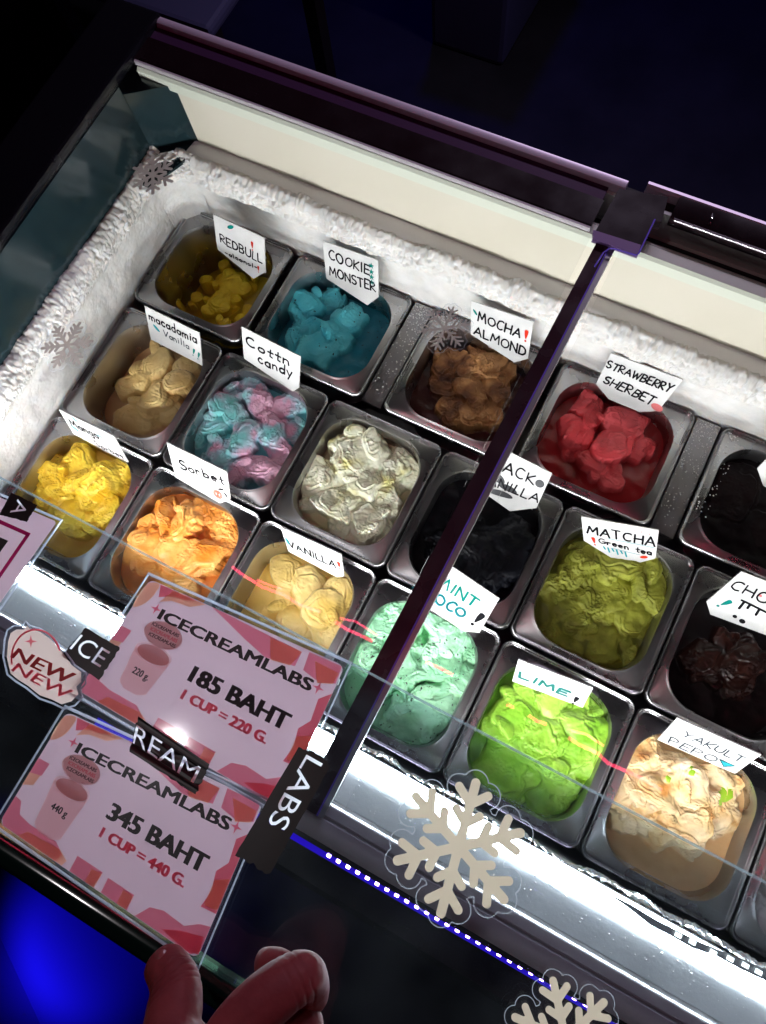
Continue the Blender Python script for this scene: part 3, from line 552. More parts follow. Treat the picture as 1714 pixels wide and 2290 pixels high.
# ================================================================== FLAVOUR TAGS
def arc(cx, cy, rx, ry, a0, a1, n=9): return [(cx + rx * math.cos(math.radians(a0 + (a1 - a0) * i / n)), cy + ry * math.sin(math.radians(a0 + (a1 - a0) * i / n))) for i in range(n + 1)]
G = {
 'A': (.8, [[(0, 0), (.42, 1), (.8, 0)], [(.14, .36), (.66, .36)]]), 'B': (.65, [[(0, 0), (0, 1)], [(0, 1)] + arc(.25, .76, .32, .24, 80, -80) + [(0, .52)], [(0, .52)] + arc(.3, .26, .34, .26, 80, -80) + [(0, 0)]]),
 'C': (.7, [arc(.4, .5, .4, .5, 55, 305, 14)]), 'D': (.7, [[(0, 0), (0, 1)], [(0, 1)] + arc(.2, .5, .48, .5, 80, -80, 12) + [(0, 0)]]), 'E': (.6, [[(.6, 1), (0, 1), (0, 0), (.6, 0)], [(0, .52), (.48, .52)]]),
 'G': (.75, [arc(.4, .5, .4, .5, 50, 330, 14) + [(.74, .42), (.45, .42)]]), 'H': (.7, [[(0, 0), (0, 1)], [(.7, 0), (.7, 1)], [(0, .5), (.7, .5)]]), 'I': (.2, [[(.1, 0), (.1, 1)]]), 'J': (.5, [[(.4, 1), (.4, .2)] + arc(.2, .2, .2, .2, 0, -180)]),
 'K': (.65, [[(0, 0), (0, 1)], [(.6, 1), (.02, .45), (.65, 0)]]), 'L': (.55, [[(0, 1), (0, 0), (.55, 0)]]), 'M': (.9, [[(0, 0), (.12, 1), (.45, .3), (.78, 1), (.9, 0)]]), 'N': (.7, [[(0, 0), (0, 1), (.7, 0), (.7, 1)]]),
 'O': (.8, [arc(.4, .5, .4, .5, 90, 450, 16)]), 'P': (.6, [[(0, 0), (0, 1)], [(0, 1)] + arc(.25, .74, .34, .26, 80, -80) + [(0, .46)]]), 'R': (.65, [[(0, 0), (0, 1)], [(0, 1)] + arc(.25, .75, .33, .25, 80, -80) + [(0, .48), (.65, 0)]]),
 'S': (.6, [arc(.3, .75, .28, .25, 40, 270, 9) + arc(.3, .25, .3, .25, 90, -150, 9)]), 'T': (.7, [[(0, 1), (.7, 1)], [(.35, 1), (.35, 0)]]), 'U': (.7, [[(0, 1), (0, .35)] + arc(.35, .35, .35, .35, 180, 360) + [(.7, 1)]]),
 'V': (.7, [[(0, 1), (.35, 0), (.7, 1)]]), 'W': (1., [[(0, 1), (.25, 0), (.5, .8), (.75, 0), (1, 1)]]), 'Y': (.7, [[(0, 1), (.35, .5), (.7, 1)], [(.35, .5), (.3, 0)]]),
 'a': (.5, [arc(.24, .25, .24, .25, 60, 400, 12), [(.48, .5), (.48, 0)]]), 'b': (.5, [[(0, 1), (0, 0)], arc(.22, .25, .24, .25, 150, -150, 12)]), 'c': (.45, [arc(.25, .27, .25, .27, 50, 310, 10)]), 'd': (.5, [arc(.24, .25, .24, .25, 40, 330, 12), [(.48, 1), (.48, 0)]]),
 'e': (.5, [[(.02, .27), (.46, .3)] + arc(.24, .27, .23, .25, 10, 310, 12)]), 'g': (.5, [arc(.24, .25, .24, .25, 50, 400, 12), [(.48, .5), (.46, -.25), (.2, -.4), (0, -.25)]]), 'i': (.2, [[(.1, .5), (.1, 0)], [(.1, .72), (.1, .76)]]),
 'l': (.2, [[(.1, 1), (.1, 0)]]), 'm': (.75, [[(0, .5), (0, 0)], [(0, .35)] + arc(.18, .32, .18, .18, 170, 0, 6) + [(.36, 0)], [(.36, .35)] + arc(.54, .32, .18, .18, 170, 0, 6) + [(.72, 0)]]), 'n': (.45, [[(0, .5), (0, 0)], [(0, .3)] + arc(.2, .3, .2, .2, 160, 0, 6) + [(.42, 0)]]),
 'o': (.5, [arc(.25, .25, .25, .25, 90, 450, 12)]), 'r': (.4, [[(0, .5), (0, 0)], [(0, .3)] + arc(.2, .28, .2, .2, 160, 50, 5)]), 's': (.4, [arc(.2, .38, .18, .13, 40, 270, 7) + arc(.2, .13, .2, .13, 90, -150, 7)]), 't': (.4, [[(.2, .85), (.2, .05), (.38, 0)], [(0, .5), (.4, .5)]]),
 'y': (.5, [[(0, .5), (.22, .05)], [(.5, .5), (.1, -.4)]]), 'u': (.5, [[(0, .5), (.05, .1), (.25, 0), (.42, .15), (.45, .5)], [(.45, .5), (.48, 0)]]), '-': (.5, [[(.05, .35), (.45, .35)]]), ' ': (.4, []), '!': (.25, [[(.15, 1), (.12, .35)], [(.1, .08), (.1, .05)]]),
}
class Face:
    """a flat quad in space with (u, v) in 0..1, v downwards; used to draw on tags and cards"""
    def __init__(s, TL, TR, BR, BL):
        s.c = [np.array(p, float) for p in (TL, TR, BR, BL)]
        n = np.cross(s.c[1] - s.c[0], s.c[3] - s.c[0]); n /= np.linalg.norm(n); s.n = n if n @ (CC - s.c[0]) > 0 else -n
        s.w = (np.linalg.norm(s.c[1] - s.c[0]) + np.linalg.norm(s.c[2] - s.c[3])) / 2; s.h = (np.linalg.norm(s.c[3] - s.c[0]) + np.linalg.norm(s.c[2] - s.c[1])) / 2
    def p(s, u, v, lift=0.):
        return (s.c[0] * (1 - u) + s.c[1] * u) * (1 - v) + (s.c[3] * (1 - u) + s.c[2] * u) * v + s.n * lift
def stroke2d(pts, w, b2):
    """ribbon with round ends in 2D metres (x right, y down)"""
    P = [np.array(p, float) for p in pts]; n = len(P)
    V = []; F = []
    for i in range(n - 1):
        a, b = P[i], P[i + 1]; d = b - a; L_ = np.linalg.norm(d)
        if L_ < 1e-7: continue
        d /= L_; e = np.array([-d[1], d[0]]) * w / 2; k0 = len(V); V += [a - e, b - e, b + e, a + e]; F.append([k0, k0 + 1, k0 + 2, k0 + 3])
    for q in P:
        k0 = len(V); V += [q + w / 2 * np.array([math.cos(t), math.sin(t)]) for t in np.linspace(0, 6.283, 8, endpoint=False)]; F.append(list(range(k0, k0 + 8)))
    b2.append((V, F))
def hand_text(face, txt, u0, v0, u1, v1, hgt, wid=None, seed=0, jit=.05):
    """handwritten line from (u0,v0) to (u1,v1) baseline, letter height in metres; returns list of 2D ribbons"""
    rs = np.random.RandomState(seed); adv = [G[c][0] for c in txt]; gap = .24; tot = sum(adv) + gap * (len(txt) - 1)
    A = np.array([u0 * face.w, v0 * face.h]); Bv = np.array([u1 * face.w, v1 * face.h]); L_ = np.linalg.norm(Bv - A); d = (Bv - A) / L_; up = np.array([d[1], -d[0]])
    hs = min(1, face.h / .041); hgt *= hs; wid = (wid or hgt * .12) * 1.5
    sx = L_ / tot; out = []; x = 0
    for c, a in zip(txt, adv):
        dy = rs.normal(0, jit * .6) * hgt; sk = rs.normal(0, jit * 1.2); sc = 1 + rs.normal(0, jit)
        for st in G[c][1]:
            pts = [A + d * ((x + (q[0] + sk * q[1])) * sx) + up * (q[1] * hgt * sc + dy) + rs.normal(0, .012, 2) * hgt for q in st]
            stroke2d(pts, wid * rs.uniform(.85, 1.15), out)
        x += a + gap
    return out
def ribbons(face, rib, name, m, parent, lift=.0005, curve=None):
    b = B()
    for V, F in rib:
        b.add([face.p(v[0] / face.w, v[1] / face.h, lift) for v in V], F); lift += 2e-6
    return b.o(name, m, parent)
def marks(f, items, name, m, t, lift=.0005):
    for it in items: ribbons(f, it if isinstance(it, list) else [it], name, m, t, lift)
def blob2d(cx, cy, rx, ry, face, ang=0, n=18, sq=0):
    V = []
    for t in np.linspace(0, 6.283, n, endpoint=False):
        x = rx * math.cos(t); y = ry * math.sin(t) * (1 - sq * math.sin(t)); V.append(np.array([cx * face.w + x * math.cos(ang) - y * math.sin(ang), cy * face.h + x * math.sin(ang) + y * math.cos(ang)]))
    return (V, [list(range(n))])
def excl(face, u, v, h, ang=0.):
    """fat exclamation mark: teardrop plus dot"""
    V = []
    A = np.array([u * face.w, v * face.h]); R = lambda x, y: A + np.array([x * math.cos(ang) - y * math.sin(ang), x * math.sin(ang) + y * math.cos(ang)])
    pts = [(-.16, -.9), (-.08, -1), (.08, -1), (.16, -.9), (.13, -.6), (.04, -.28), (-.04, -.28), (-.13, -.6)]
    V1 = [R(x * h, y * h) for x, y in pts]; V2 = [R(.09 * h * math.cos(t), .09 * h * math.sin(t) - .09 * h) for t in np.linspace(0, 6.283, 10, endpoint=False)]
    return [(V1, [list(range(8))]), (V2, [list(range(10))])]
def flavour_tag(cr, pts, label, zt=.046, zb=.008, draw=None, plain=False):
    """pts (photo px): TL, TR, BR, [tip...], BL; the plate leans back, its top edge above the rim"""
    Q = [px(cr, *p) for p in pts]; TL, TR = onz(*Q[0], zt), onz(*Q[1], zt)
    mid = onz(*((np.array(Q[2]) + np.array(Q[-1])) / 2), zb)
    n = np.cross(TR - TL, mid - TL); n /= np.linalg.norm(n)
    if n @ (CC - TL) < 0: n = -n
    def hit(q): d = ray(*q); return CC + d * ((n @ (TL - CC)) / (n @ d))
    P = [TL, TR] + [hit(q) for q in Q[2:]]
    t = empty('flavour_tag', (P[0] + P[1]) / 2 * .5 + (P[2] + P[-1]) / 2 * .5, label, 'tag', 'white flavour tags in the pans')
    bb = B().prism(P, -n * .0016); bb.o('plate', WTAG, t)
    f = Face(P[0], P[1], P[2], P[-1]); pass
    if draw: draw(f, t)
    return t
def T(*a, **k): return hand_text(*a, **k)
def d_rb(f, t):
    ribbons(f, T(f, 'REDBULL', .1, .72, .94, .78, .0115, .0014, 1) + T(f, '-alcohol-'.replace('h', 'n'), .16, 1.02, .84, 1.02, .0055, .0011, 2), 'lettering', INKB, t)
    ribbons(f, [blob2d(.34, .13, .006, .0025, f, -.5)], 'green_mark', INKG, t); ribbons(f, excl(f, .76, .52, .013), 'red_mark', INKR, t, .0007); ribbons(f, excl(f, .86, 1.1, .010), 'red_mark', INKR, t)
flavour_tag('a', [(1128, 188), (1398, 312), (1405, 495), (1342, 528), (1152, 372)], 'white flavour tag reading REDBULL in black marker with green and red marks', .066, .022, draw=d_rb)
def d_ck(f, t):
    ribbons(f, T(f, 'COOKIE', .1, .42, .84, .46, .0125, .0014, 3) + T(f, 'MONSTER', .08, .86, .95, .86, .0125, .0014, 4), 'lettering', INKB, t)
    st = []
    for v in (.2, .36, .5, .64):
        c = np.array([.88 * f.w, v * f.h]); st.append(([c + (.0045 if i % 2 == 0 else .0018) * np.array([math.sin(i * .6283), -math.cos(i * .6283)]) for i in range(10)], [list(range(10))]))
    marks(f, st, 'green_star', INKG, t)
flavour_tag('b', [(525, 92), (818, 195), (820, 390), (762, 432), (545, 290)], 'white flavour tag reading COOKIE MONSTER with a row of green stars', .066, .022, draw=d_ck)
def d_mo(f, t):
    ribbons(f, T(f, 'MOCHA', .12, .5, .82, .52, .012, .0015, 5) + T(f, 'ALMOND', .06, .94, .95, .96, .012, .0015, 6), 'lettering', INKB, t)
    ribbons(f, excl(f, .92, .58, .016), 'red_mark', INKR, t); ribbons(f, [blob2d(.07, .28, .0045, .0016, f, .9)], 'green_mark', INKG, t)
flavour_tag('b', [(1312, 410), (1640, 520), (1610, 715), (1540, 735), (1308, 585)], 'white flavour tag reading MOCHA ALMOND with a red exclamation mark', .066, .022, draw=d_mo)
def d_st(f, t):
    ribbons(f, T(f, 'STRAWBERRY', .02, .42, .96, .42, .0105, .0014, 7) + T(f, 'SHERBET', .08, .86, .86, .92, .0115, .0014, 8), 'lettering', INKB, t)
    ribbons(f, [blob2d(.95, .92, .008, .0045, f, .2)], 'red_smear', INKP, t, .0004)
flavour_tag('c', [(835, 450), (1215, 590), (1085, 755), (985, 760), (822, 692), (755, 612)], 'white flavour tag reading STRAWBERRY SHERBET above the red sherbet', .066, .022, draw=d_st)
def d_ma(f, t):
    ribbons(f, T(f, 'macadamia', .06, .34, .94, .36, .0115, .0015, 9), 'lettering', INKB, t)
    ribbons(f, T(f, 'Vanilla', .30, .64, .78, .66, .0085, .001, 10), 'faded_lettering', INKF, t)
    marks(f, [excl(f, .84, .82, .012, .3), excl(f, .93, .86, .012, .3)], 'green_mark', INKG, t); ribbons(f, [blob2d(.17, .52, .006, .0022, f, .6)], 'cyan_mark', INKC, t)
flavour_tag('a', [(765, 672), (1055, 815), (1070, 988), (800, 850)], 'white flavour tag reading macadamia vanilla with two green exclamation marks', draw=d_ma)
def d_cc(f, t): ribbons(f, T(f, 'Cottn', .08, .50, .82, .46, .0125, .0016, 11) + T(f, 'candy', .28, .86, .88, .78, .0135, .0016, 12), 'lettering', INKB, t)
flavour_tag('a', [(1278, 782), (1590, 940), (1582, 1105), (1550, 1125), (1292, 950)], 'white flavour tag reading Cottn candy in plain black marker', draw=d_cc)
def d_mg(f, t):
    ribbons(f, T(f, 'Mango', .10, .52, .62, .50, .0125, .0014, 13) + T(f, 'Sorbet', .44, .95, .96, .92, .0085, .0011, 14), 'lettering', INKB, t)
    marks(f, [blob2d(.27, .1, .005, .0018, f, .5), blob2d(.14, .6, .006, .0018, f, .6), blob2d(.68, .35, .006, .0009, f, .1)], 'cyan_mark', INKC, t)
flavour_tag('a', [(312, 1220), (600, 1360), (678, 1500), (390, 1350)], 'white flavour tag reading Mango sorbet beside the frosted side wall', .060, .024, draw=d_mg)
def d_so(f, t):
    ribbons(f, T(f, 'Sorbet', .16, .62, .93, .52, .0125, .0015, 15), 'lettering', INKB, t)
    o_ = []
    for r in (.0062, .0045): stroke2d([np.array([.78 * f.w, 1.0 * f.h]) + r * np.array([math.cos(a), math.sin(a)]) for a in np.linspace(0, 6.3, 20)], .001, o_)
    for a in (-.6, 0, .6): stroke2d([np.array([.78 * f.w + a * .004, f.h * 1.0 - .004]), np.array([.78 * f.w - a * .004, f.h * 1.0 + .004])], .0009, o_)
    ribbons(f, o_, 'orange_drawing', INKO, t); marks(f, [blob2d(.85, .76, .005, .0014, f, -.4), blob2d(.93, .9, .0045, .0014, f, 1)], 'leaf_drawing', INKB, t)
flavour_tag('d', [(882, -25), (1200, 130), (1220, 275), (1165, 298), (930, 160)], 'white flavour tag reading Sorbet with a small drawn orange', draw=d_so)
def d_bl(f, t):
    ribbons(f, T(f, 'BLACK', .0, .46, .82, .46, .0125, .0014, 16) + T(f, 'VANILLA', .02, .84, .98, .86, .0115, .0014, 17), 'lettering', INKB, t)
    marks(f, [blob2d(.9, .37, .0055, .0055, f), blob2d(.30, .66, .010, .005, f, .3, sq=.2), blob2d(.5, .8, .012, .004, f, .1, sq=.3), blob2d(.42, .98, .016, .004, f, -.05, sq=.3)], 'black_smear', mat('black_smear', (.01, .012, .015), .35), t, .0004)
flavour_tag('c', [(200, 922), (523, 1085), (440, 1268), (300, 1285), (110, 1150)], 'white flavour tag smeared with black ice cream, lettered in black', draw=d_bl)
def d_mt(f, t):
    ribbons(f, T(f, 'MATCHA', .06, .62, .97, .58, .0135, .0016, 18) + T(f, 'Green tea', .22, .92, .94, .90, .0085, .0013, 19), 'lettering', INKB, t)
    ln = []; stroke2d([(.35 * f.w, .66 * f.h), (.96 * f.w, .62 * f.h)], .0007, ln); stroke2d([(.38 * f.w, 1.02 * f.h), (.78 * f.w, 1.0 * f.h)], .0007, ln)
    for j in range(6): stroke2d([((.28 + .06 * j) * f.w, 1.04 * f.h), ((.30 + .06 * j) * f.w, (1.12 + .08 * (j % 2)) * f.h)], .0022, ln)
    ribbons(f, ln, 'cyan_line', INKC, t)
    marks(f, [excl(f, .16, 1.08, .015, -.15), blob2d(.84, 1.05, .005, .0022, f, -.4)], 'red_mark', INKR, t)
    fl_ = []
    for u, v in ((.06, .14), (.14, .1), (.22, .12), (.68, .12), (.78, .14), (.88, .16)): stroke2d([(u * f.w, v * f.h), (u * f.w + .0008, v * f.h + .002)], .0008, fl_)
    marks(f, fl_, 'pink_dash', INKP, t)
flavour_tag('c', [(678, 1315), (1088, 1385), (1070, 1535), (910, 1578), (690, 1440)], 'white flavour tag reading MATCHA Green tea with red and cyan marks', draw=d_mt)
def d_ch(f, t):
    ribbons(f, T(f, 'CHOCO', .06, .46, .98, .46, .0125, .0014, 20), 'lettering', INKB, t)
    dr = []
    for u, l in ((.34, .010), (.42, .005), (.55, .008), (.7, .007), (.8, .005), (.92, .006)): stroke2d([(u * f.w, .62 * f.h), (u * f.w, .62 * f.h + l)], .0028, dr)
    stroke2d([(.3 * f.w, .60 * f.h), (.96 * f.w, .62 * f.h)], .0026, dr); dr += [blob2d(.36, 1.0, .0022, .0022, f), blob2d(.46, 1.02, .003, .003, f)]
    ribbons(f, dr, 'drip_drawing', INKB, t, .0004); ribbons(f, excl(f, .12, .98, .017, .45), 'green_mark', INKG, t)
    marks(f, [blob2d(.46, .34, .0022, .0015, f), blob2d(.9, .34, .0022, .0015, f)], 'pink_face', INKP, t)
flavour_tag('f', [(1525, 185), (1850, 310), (1760, 560), (1360, 412), (1340, 345)], 'white flavour tag reading CHOCO with black drips and a green mark', draw=d_ch)
def d_va(f, t):
    ribbons(f, T(f, 'VANILLA', .06, .72, .88, .74, .0115, .0014, 21), 'lettering', INKB, t); ribbons(f, excl(f, .94, .72, .014), 'red_mark', INKR, t)
    ribbons(f, [blob2d(.05, .5, .002, .006, f, -.2)], 'cyan_mark', INKC, t)
flavour_tag('e', [(302, 185), (622, 330), (638, 448), (600, 452), (345, 315)], 'white flavour tag reading VANILLA with a red exclamation mark', draw=d_va)
def d_mi(f, t):
    ribbons(f, T(f, 'MINT', .2, .48, .78, .50, .0125, .0018, 22), 'teal_lettering', INKG, t); ribbons(f, T(f, 'CHOCO', .0, .86, .72, .86, .0125, .0018, 23), 'teal_lettering', INKC, t)
    ribbons(f, excl(f, .86, .92, .024, .25), 'black_mark', INKB, t)
flavour_tag('e', [(1120, 335), (1460, 565), (1355, 745), (1270, 738), (1000, 560)], 'white flavour tag reading MINT CHOCO in teal marker with a fat black exclamation mark', draw=d_mi)
def d_li(f, t):
    ribbons(f, T(f, 'LIME', .08, .72, .74, .74, .0105, .0021, 24), 'teal_lettering', mat('dark_teal_ink', (0, .13, .12), .4), t); ribbons(f, excl(f, .86, 1.0, .017, .1), 'black_mark', INKB, t)
flavour_tag('f', [(345, 650), (740, 800), (685, 905), (312, 765)], 'white flavour tag reading LIME in dark teal with a black exclamation mark', draw=d_li)
def d_ya(f, t):
    ribbons(f, T(f, 'YAKULT', .18, .50, .92, .52, .0105, .0012, 25) + T(f, 'PEPO', .12, .92, .70, .92, .0105, .0011, 26), 'lettering', INKF, t)
    o_ = []; c = np.array([.82 * f.w, .78 * f.h])
    o_.append(([c + np.array(q) for q in ((-.0085, -.003), (.0085, -.003), (.001, .006))], [[0, 1, 2]]))
    ribbons(f, o_, 'cyan_gem', INKC, t, .0004); e_ = []
    stroke2d([c + np.array(q) for q in ((-.0085, -.003), (.0085, -.003), (.001, .006), (-.0085, -.003))], .0008, e_); ribbons(f, e_, 'gem_outline', INKB, t, .0007)
flavour_tag('f', [(1185, 960), (1628, 1155), (1490, 1255), (1080, 1075)], 'white flavour tag in faint lettering with a cyan gem above the peach ice cream', draw=d_ya)
def d_dk(f, t): marks(f, [blob2d(.25, .5, .006, .004, f, .3), blob2d(.3, .3, .004, .006, f, .2)], 'black_smear', INKB, t); ribbons(f, [blob2d(.2, .8, .006, .004, f, .3)], 'red_smear', INKR, t)
flavour_tag('c', [(1680, 985), (1980, 1100), (1900, 1290), (1640, 1150), (1608, 1060)], 'white flavour tag smeared black and red in the black brown ice cream', .066, .022, draw=d_dk)

# ================================================================== GLASS SHELF WITH PRICE CARDS
ZS = .47
sh = empty('glass_shelf', (.6, -.2, ZS - .008), 'narrow glass shelf with dark rounded front edge above the light strip', 'shelf')
B().box(-.45, 1.45, -.268, -.1125, ZS - .006, ZS).o('pane', SHELFGLASS, sh)
B().box(-.45, 1.45, -.1122, -.1108, ZS - .005, ZS + .0002, .0004).o('polished_edge', glass('edge_glass', (.60, .70, .74), 1.5, .15, .10, (.7, .78, .85)), sh)
profile('front_edge', [(-.2685, ZS + .001), (-.273, ZS + .003), (-.278, ZS + .002), (-.283, ZS - .003), (-.2835, ZS - .008), (-.279, ZS - .012), (-.2685, ZS - .011)], -.45, 1.45, mat('green_black_edge', (.004, .016, .012), .12, 0, .6), sh, 60)

PAPER = mat('card_paper', srgb(232, 214, 221), .35, 0, .5, trans=.62)
def pr(name, c, t=.8, rough=.4): return mat(name, c, rough, 0, .4, trans=t)
PBLACK = mat('print_black', (.012, .01, .012), .4, trans=.3); PGREY = pr('print_grey', srgb(88, 82, 88)); PPINK = pr('print_pink', srgb(244, 138, 158)); PROSE = pr('print_rose', srgb(244, 158, 174))
PORANGE = pr('print_orange', srgb(252, 208, 172)); PRED = pr('print_red', srgb(240, 132, 146)); PCUP = pr('print_cup', srgb(250, 222, 218)); PCUPD = pr('print_cup_shade', srgb(222, 184, 180)); PCUPL = pr('print_cup_light', srgb(253, 240, 238)); PMAG = pr('print_magenta', srgb(170, 24, 90))
PWHITE = pr('print_white', srgb(235, 228, 235), .6)
def text_polys(txt, bold=.0):
    cu = bpy.data.curves.new('t', 'FONT'); cu.body = txt; cu.offset = bold; cu.resolution_u = 3; cu.fill_mode = 'FRONT'
    o = bpy.data.objects.new('t', cu); COL.objects.link(o); bpy.context.view_layer.update()
    dg = bpy.context.evaluated_depsgraph_get(); me = bpy.data.meshes.new_from_object(o.evaluated_get(dg))
    V = np.array([v.co[:2] for v in me.vertices]); F = [list(p.vertices) for p in me.polygons]
    bpy.data.objects.remove(o); bpy.data.meshes.remove(me); bpy.data.curves.remove(cu)
    lo = V.min(0); hi = V.max(0); V = (V - lo) / (hi - lo); return V, F
def print_text(f, txt, box, name, m, parent, bold=.02, lift=.0006, shear=0.):
    """text stretched into box = (u0, v0 top, u1, v1 bottom); weight made from shifted copies"""
    V, F = text_polys(txt, 0); u0, v0, u1, v1 = box; b = B(); em = (v1 - v0) * f.h
    for k_, (sx, sy) in enumerate(((0, 0), (-1, .5), (1, -.5), (-1, -.5), (1, .5)) if bold > .015 else ((0, 0),)):
        du = sx * bold * 1.3 * em / f.w; dv = sy * bold * .8 * em / f.h
        b.add([f.p(u0 + (u1 - u0) * (x + shear * y) + du, v1 + (v0 - v1) * y + dv, lift + k_ * 4e-6) for x, y in V], F)
    return b.o(name, m, parent)
def print_poly(f, uv, name, m, parent, lift=.0003):
    P = [f.p(u, v, lift) for u, v in uv]; return M(name, P, [list(range(len(P)))], m, parent)
def ell(cu, cv, ru, rv, rot=0, n=24, f=None):
    return [(cu + ru * math.cos(t) * math.cos(rot) - rv * math.sin(t) * math.sin(rot), cv + ru * math.cos(t) * math.sin(rot) + rv * math.sin(t) * math.cos(rot)) for t in np.linspace(0, 6.283, n, endpoint=False)]
def smooth_poly(pts, n=6):
    """Catmull-Rom closed curve"""
    P = [np.array(p, float) for p in pts]; k_ = len(P); out = []
    for i in range(k_):
        a, b, c, d = P[i - 1], P[i], P[(i + 1) % k_], P[(i + 2) % k_]
        for j in range(n):
            t = j / n; out.append(tuple(.5 * (2 * b + (c - a) * t + (2 * a - 5 * b + 4 * c - d) * t * t + (3 * b - a - 3 * c + d) * t ** 3)))
    return out
def price_card(corners, price, cup, grams, label, z, cupscale, grey):
    P = [onz(u, v, z) for u, v in corners]
    t = empty('price_card', sum(P) / 4, label, 'price card', 'pink price cards taped to the glass shelf')
    F0 = Face(*P)
    # acrylic sleeve and paper
    sl = [F0.p(u, v, -.0004) for u, v in ((-.02, -.035), (1.02, -.035), (1.02, 1.035), (-.02, 1.035))]
    B().prism(sl, (0, 0, .0036)).o('sleeve', ACRYL, t)
    B().tube([p + np.array([0, 0, .0018]) for p in sl], .0009, 6, True).o('sleeve_edge', glass('sleeve_edge', (.75, .78, .85), 1.5, .1, .22, (.8, .85, .92)), t)
    rc = []
    for cu, cv, a0 in ((.97, .05, -90), (.97, .95, 0), (.03, .95, 90), (.03, .05, 180)):
        for j in range(5): a = math.radians(a0 + 22.5 * j); rc.append((cu + .03 * math.cos(a), cv + .05 * math.sin(a)))
    pp = [F0.p(u, v, .001) for u, v in rc]; paper = B().prism(pp, (0, 0, .0003)).o('paper', PAPER, t)
    z0 = .0015; root = t; t = paper
    pl = lambda uv, nm, m, lf=0: print_poly(F0, uv, nm, m, t, z0 + lf)
    # waves of the printed border
    pl(smooth_poly([(.0, .06), (.03, .01), (.06, .02), (.055, .14), (.03, .22), (.0, .24)]), 'border_wave', PORANGE)
    pl([(.06, .005), (.26, .005), (.2, .04), (.14, .05), (.085, .1)], 'border_wave', PRED)
    pl([(.13, .005), (.3, .005), (.24, .07), (.15, .085), (.10, .13)], 'border_wave', PORANGE, .0001)
    pl([(.33, .0), (.62, .02), (.80, .03), (.8, .14), (.66, .17), (.55, .12)], 'border_wave', PROSE)
    pl([(.64, .03), (.8, .03), (.78, .15), (.69, .17)], 'border_wave', PORANGE, .0001)
    pl([(.83, .01), (.99, .01), (.995, .13), (.93, .17), (.84, .14)], 'border_wave', PROSE); pl([(.87, .05), (.99, .06), (.985, .14), (.92, .18)], 'border_wave', PORANGE, .0001)
    pl([(.955, .27), (1., .2), (1., .72), (.93, .73), (.945, .62), (.93, .5), (.965, .42)], 'border_wave', PRED); pl([(.94, .55), (.998, .5), (.998, .7), (.94, .71)], 'border_wave', PORANGE, .0001)
    pl([(.0, .42), (.06, .42), (.055, .53), (.0, .55)], 'border_wave', PROSE); pl([(.0, .55), (.05, .53), (.045, .62), (.0, .66)], 'border_wave', PORANGE, .0001)
    pl([(.0, .76), (.035, .77), (.06, .86), (.12, .88), (.26, .88), (.31, .93), (.30, .995), (.02, .995), (.0, .95)], 'border_wave', PROSE); pl([(.13, .93), (.29, .91), (.34, .95), (.33, .995), (.1, .995)], 'border_wave', PORANGE, .0001)
    pl([(.37, .88), (.50, .88), (.49, .995), (.37, .995)], 'border_wave', PROSE); pl([(.45, .9), (.5, .89), (.495, .995), (.45, .995)], 'border_wave', PORANGE, .0001)
    pl([(.53, .89), (.66, .89), (.66, .995), (.53, .995)], 'border_wave', PROSE); pl([(.61, .9), (.66, .9), (.655, .995), (.61, .995)], 'border_wave', PORANGE, .0001)
    pl([(.7, .995), (.74, .9), (.8, .87), (.9, .88), (.955, .82), (1., .8), (1., .96), (.97, .995)], 'border_wave', PROSE); pl([(.82, .97), (.9, .91), (.99, .87), (1., .97), (.96, .995)], 'border_wave', PRED, .0001)
    # stars and headline
    for cu, cv in ((.105, .19), (.935, .205)):
        s_ = [(cu + (.028 if i % 2 == 0 else .008) * math.sin(i * math.pi / 4), cv - (.046 if i % 2 == 0 else .013) * math.cos(i * math.pi / 4)) for i in range(8)]
        print_poly(F0, s_, 'star', PPINK, t, z0 + .0002)
    print_text(F0, 'ICECREAMLABS', (.135, .17, .905, .25), 'headline', PBLACK, t, .07, z0 + .0002)
    print_text(F0, price, (.405, .44, .88, .555), 'price_text', PGREY if grey else PBLACK, t, .07, z0 + .0002)
    print_text(F0, grams, (.415, .62, .83, .69), 'amount_text', PPINK, t, .075, z0 + .0002)
    # printed cup with open lid
    k2 = cupscale
    pl([(.115, .50), (.295, .50), (.272, .50 + .36 * k2), (.235, .50 + .40 * k2), (.17, .50 + .40 * k2), (.135, .50 + .36 * k2)], 'cup_print', PCUP, .0001)
    pl(ell(.205, .50, .092, .075), 'cup_mouth', PCUPL, .0002); pl(ell(.208, .505, .08, .062), 'cup_inside', PCUPD, .0003)
    pl(ell(.20, .345, .095, .10, -.1), 'cup_lid', PCUPD, .0001); pl(ell(.198, .34, .090, .092, -.1), 'cup_lid', PCUPL, .0002)
    for j, m in enumerate((PBLACK, PPINK, PBLACK)):
        print_text(F0, 'ICECREAMLABS', (.128 + .006 * j, .285 + .04 * j, .266 + .006 * j, .312 + .04 * j), 'lid_text', m, t, .02, z0 + .0004)
    print_text(F0, cup, (.165, .60 + .05 * k2, .245, .66 + .06 * k2), 'cup_text', PBLACK, t, .02, z0 + .0004)
    return root
price_card([(338, 1296), (772, 1490), (627, 1808), (178, 1545)], '185 BAHT', '220 g.', '1 CUP = 220 G.', 'pink price card reading 185 BAHT with a small open paper cup', ZS + .0012, .8, True)
price_card([(152, 1592), (590, 1795), (443, 2143), (2, 1840)], '345 BAHT', '440 g', '1 CUP = 440 G.', 'pink price card reading 345 BAHT with a taller paper cup', ZS + .0012, .98, False)
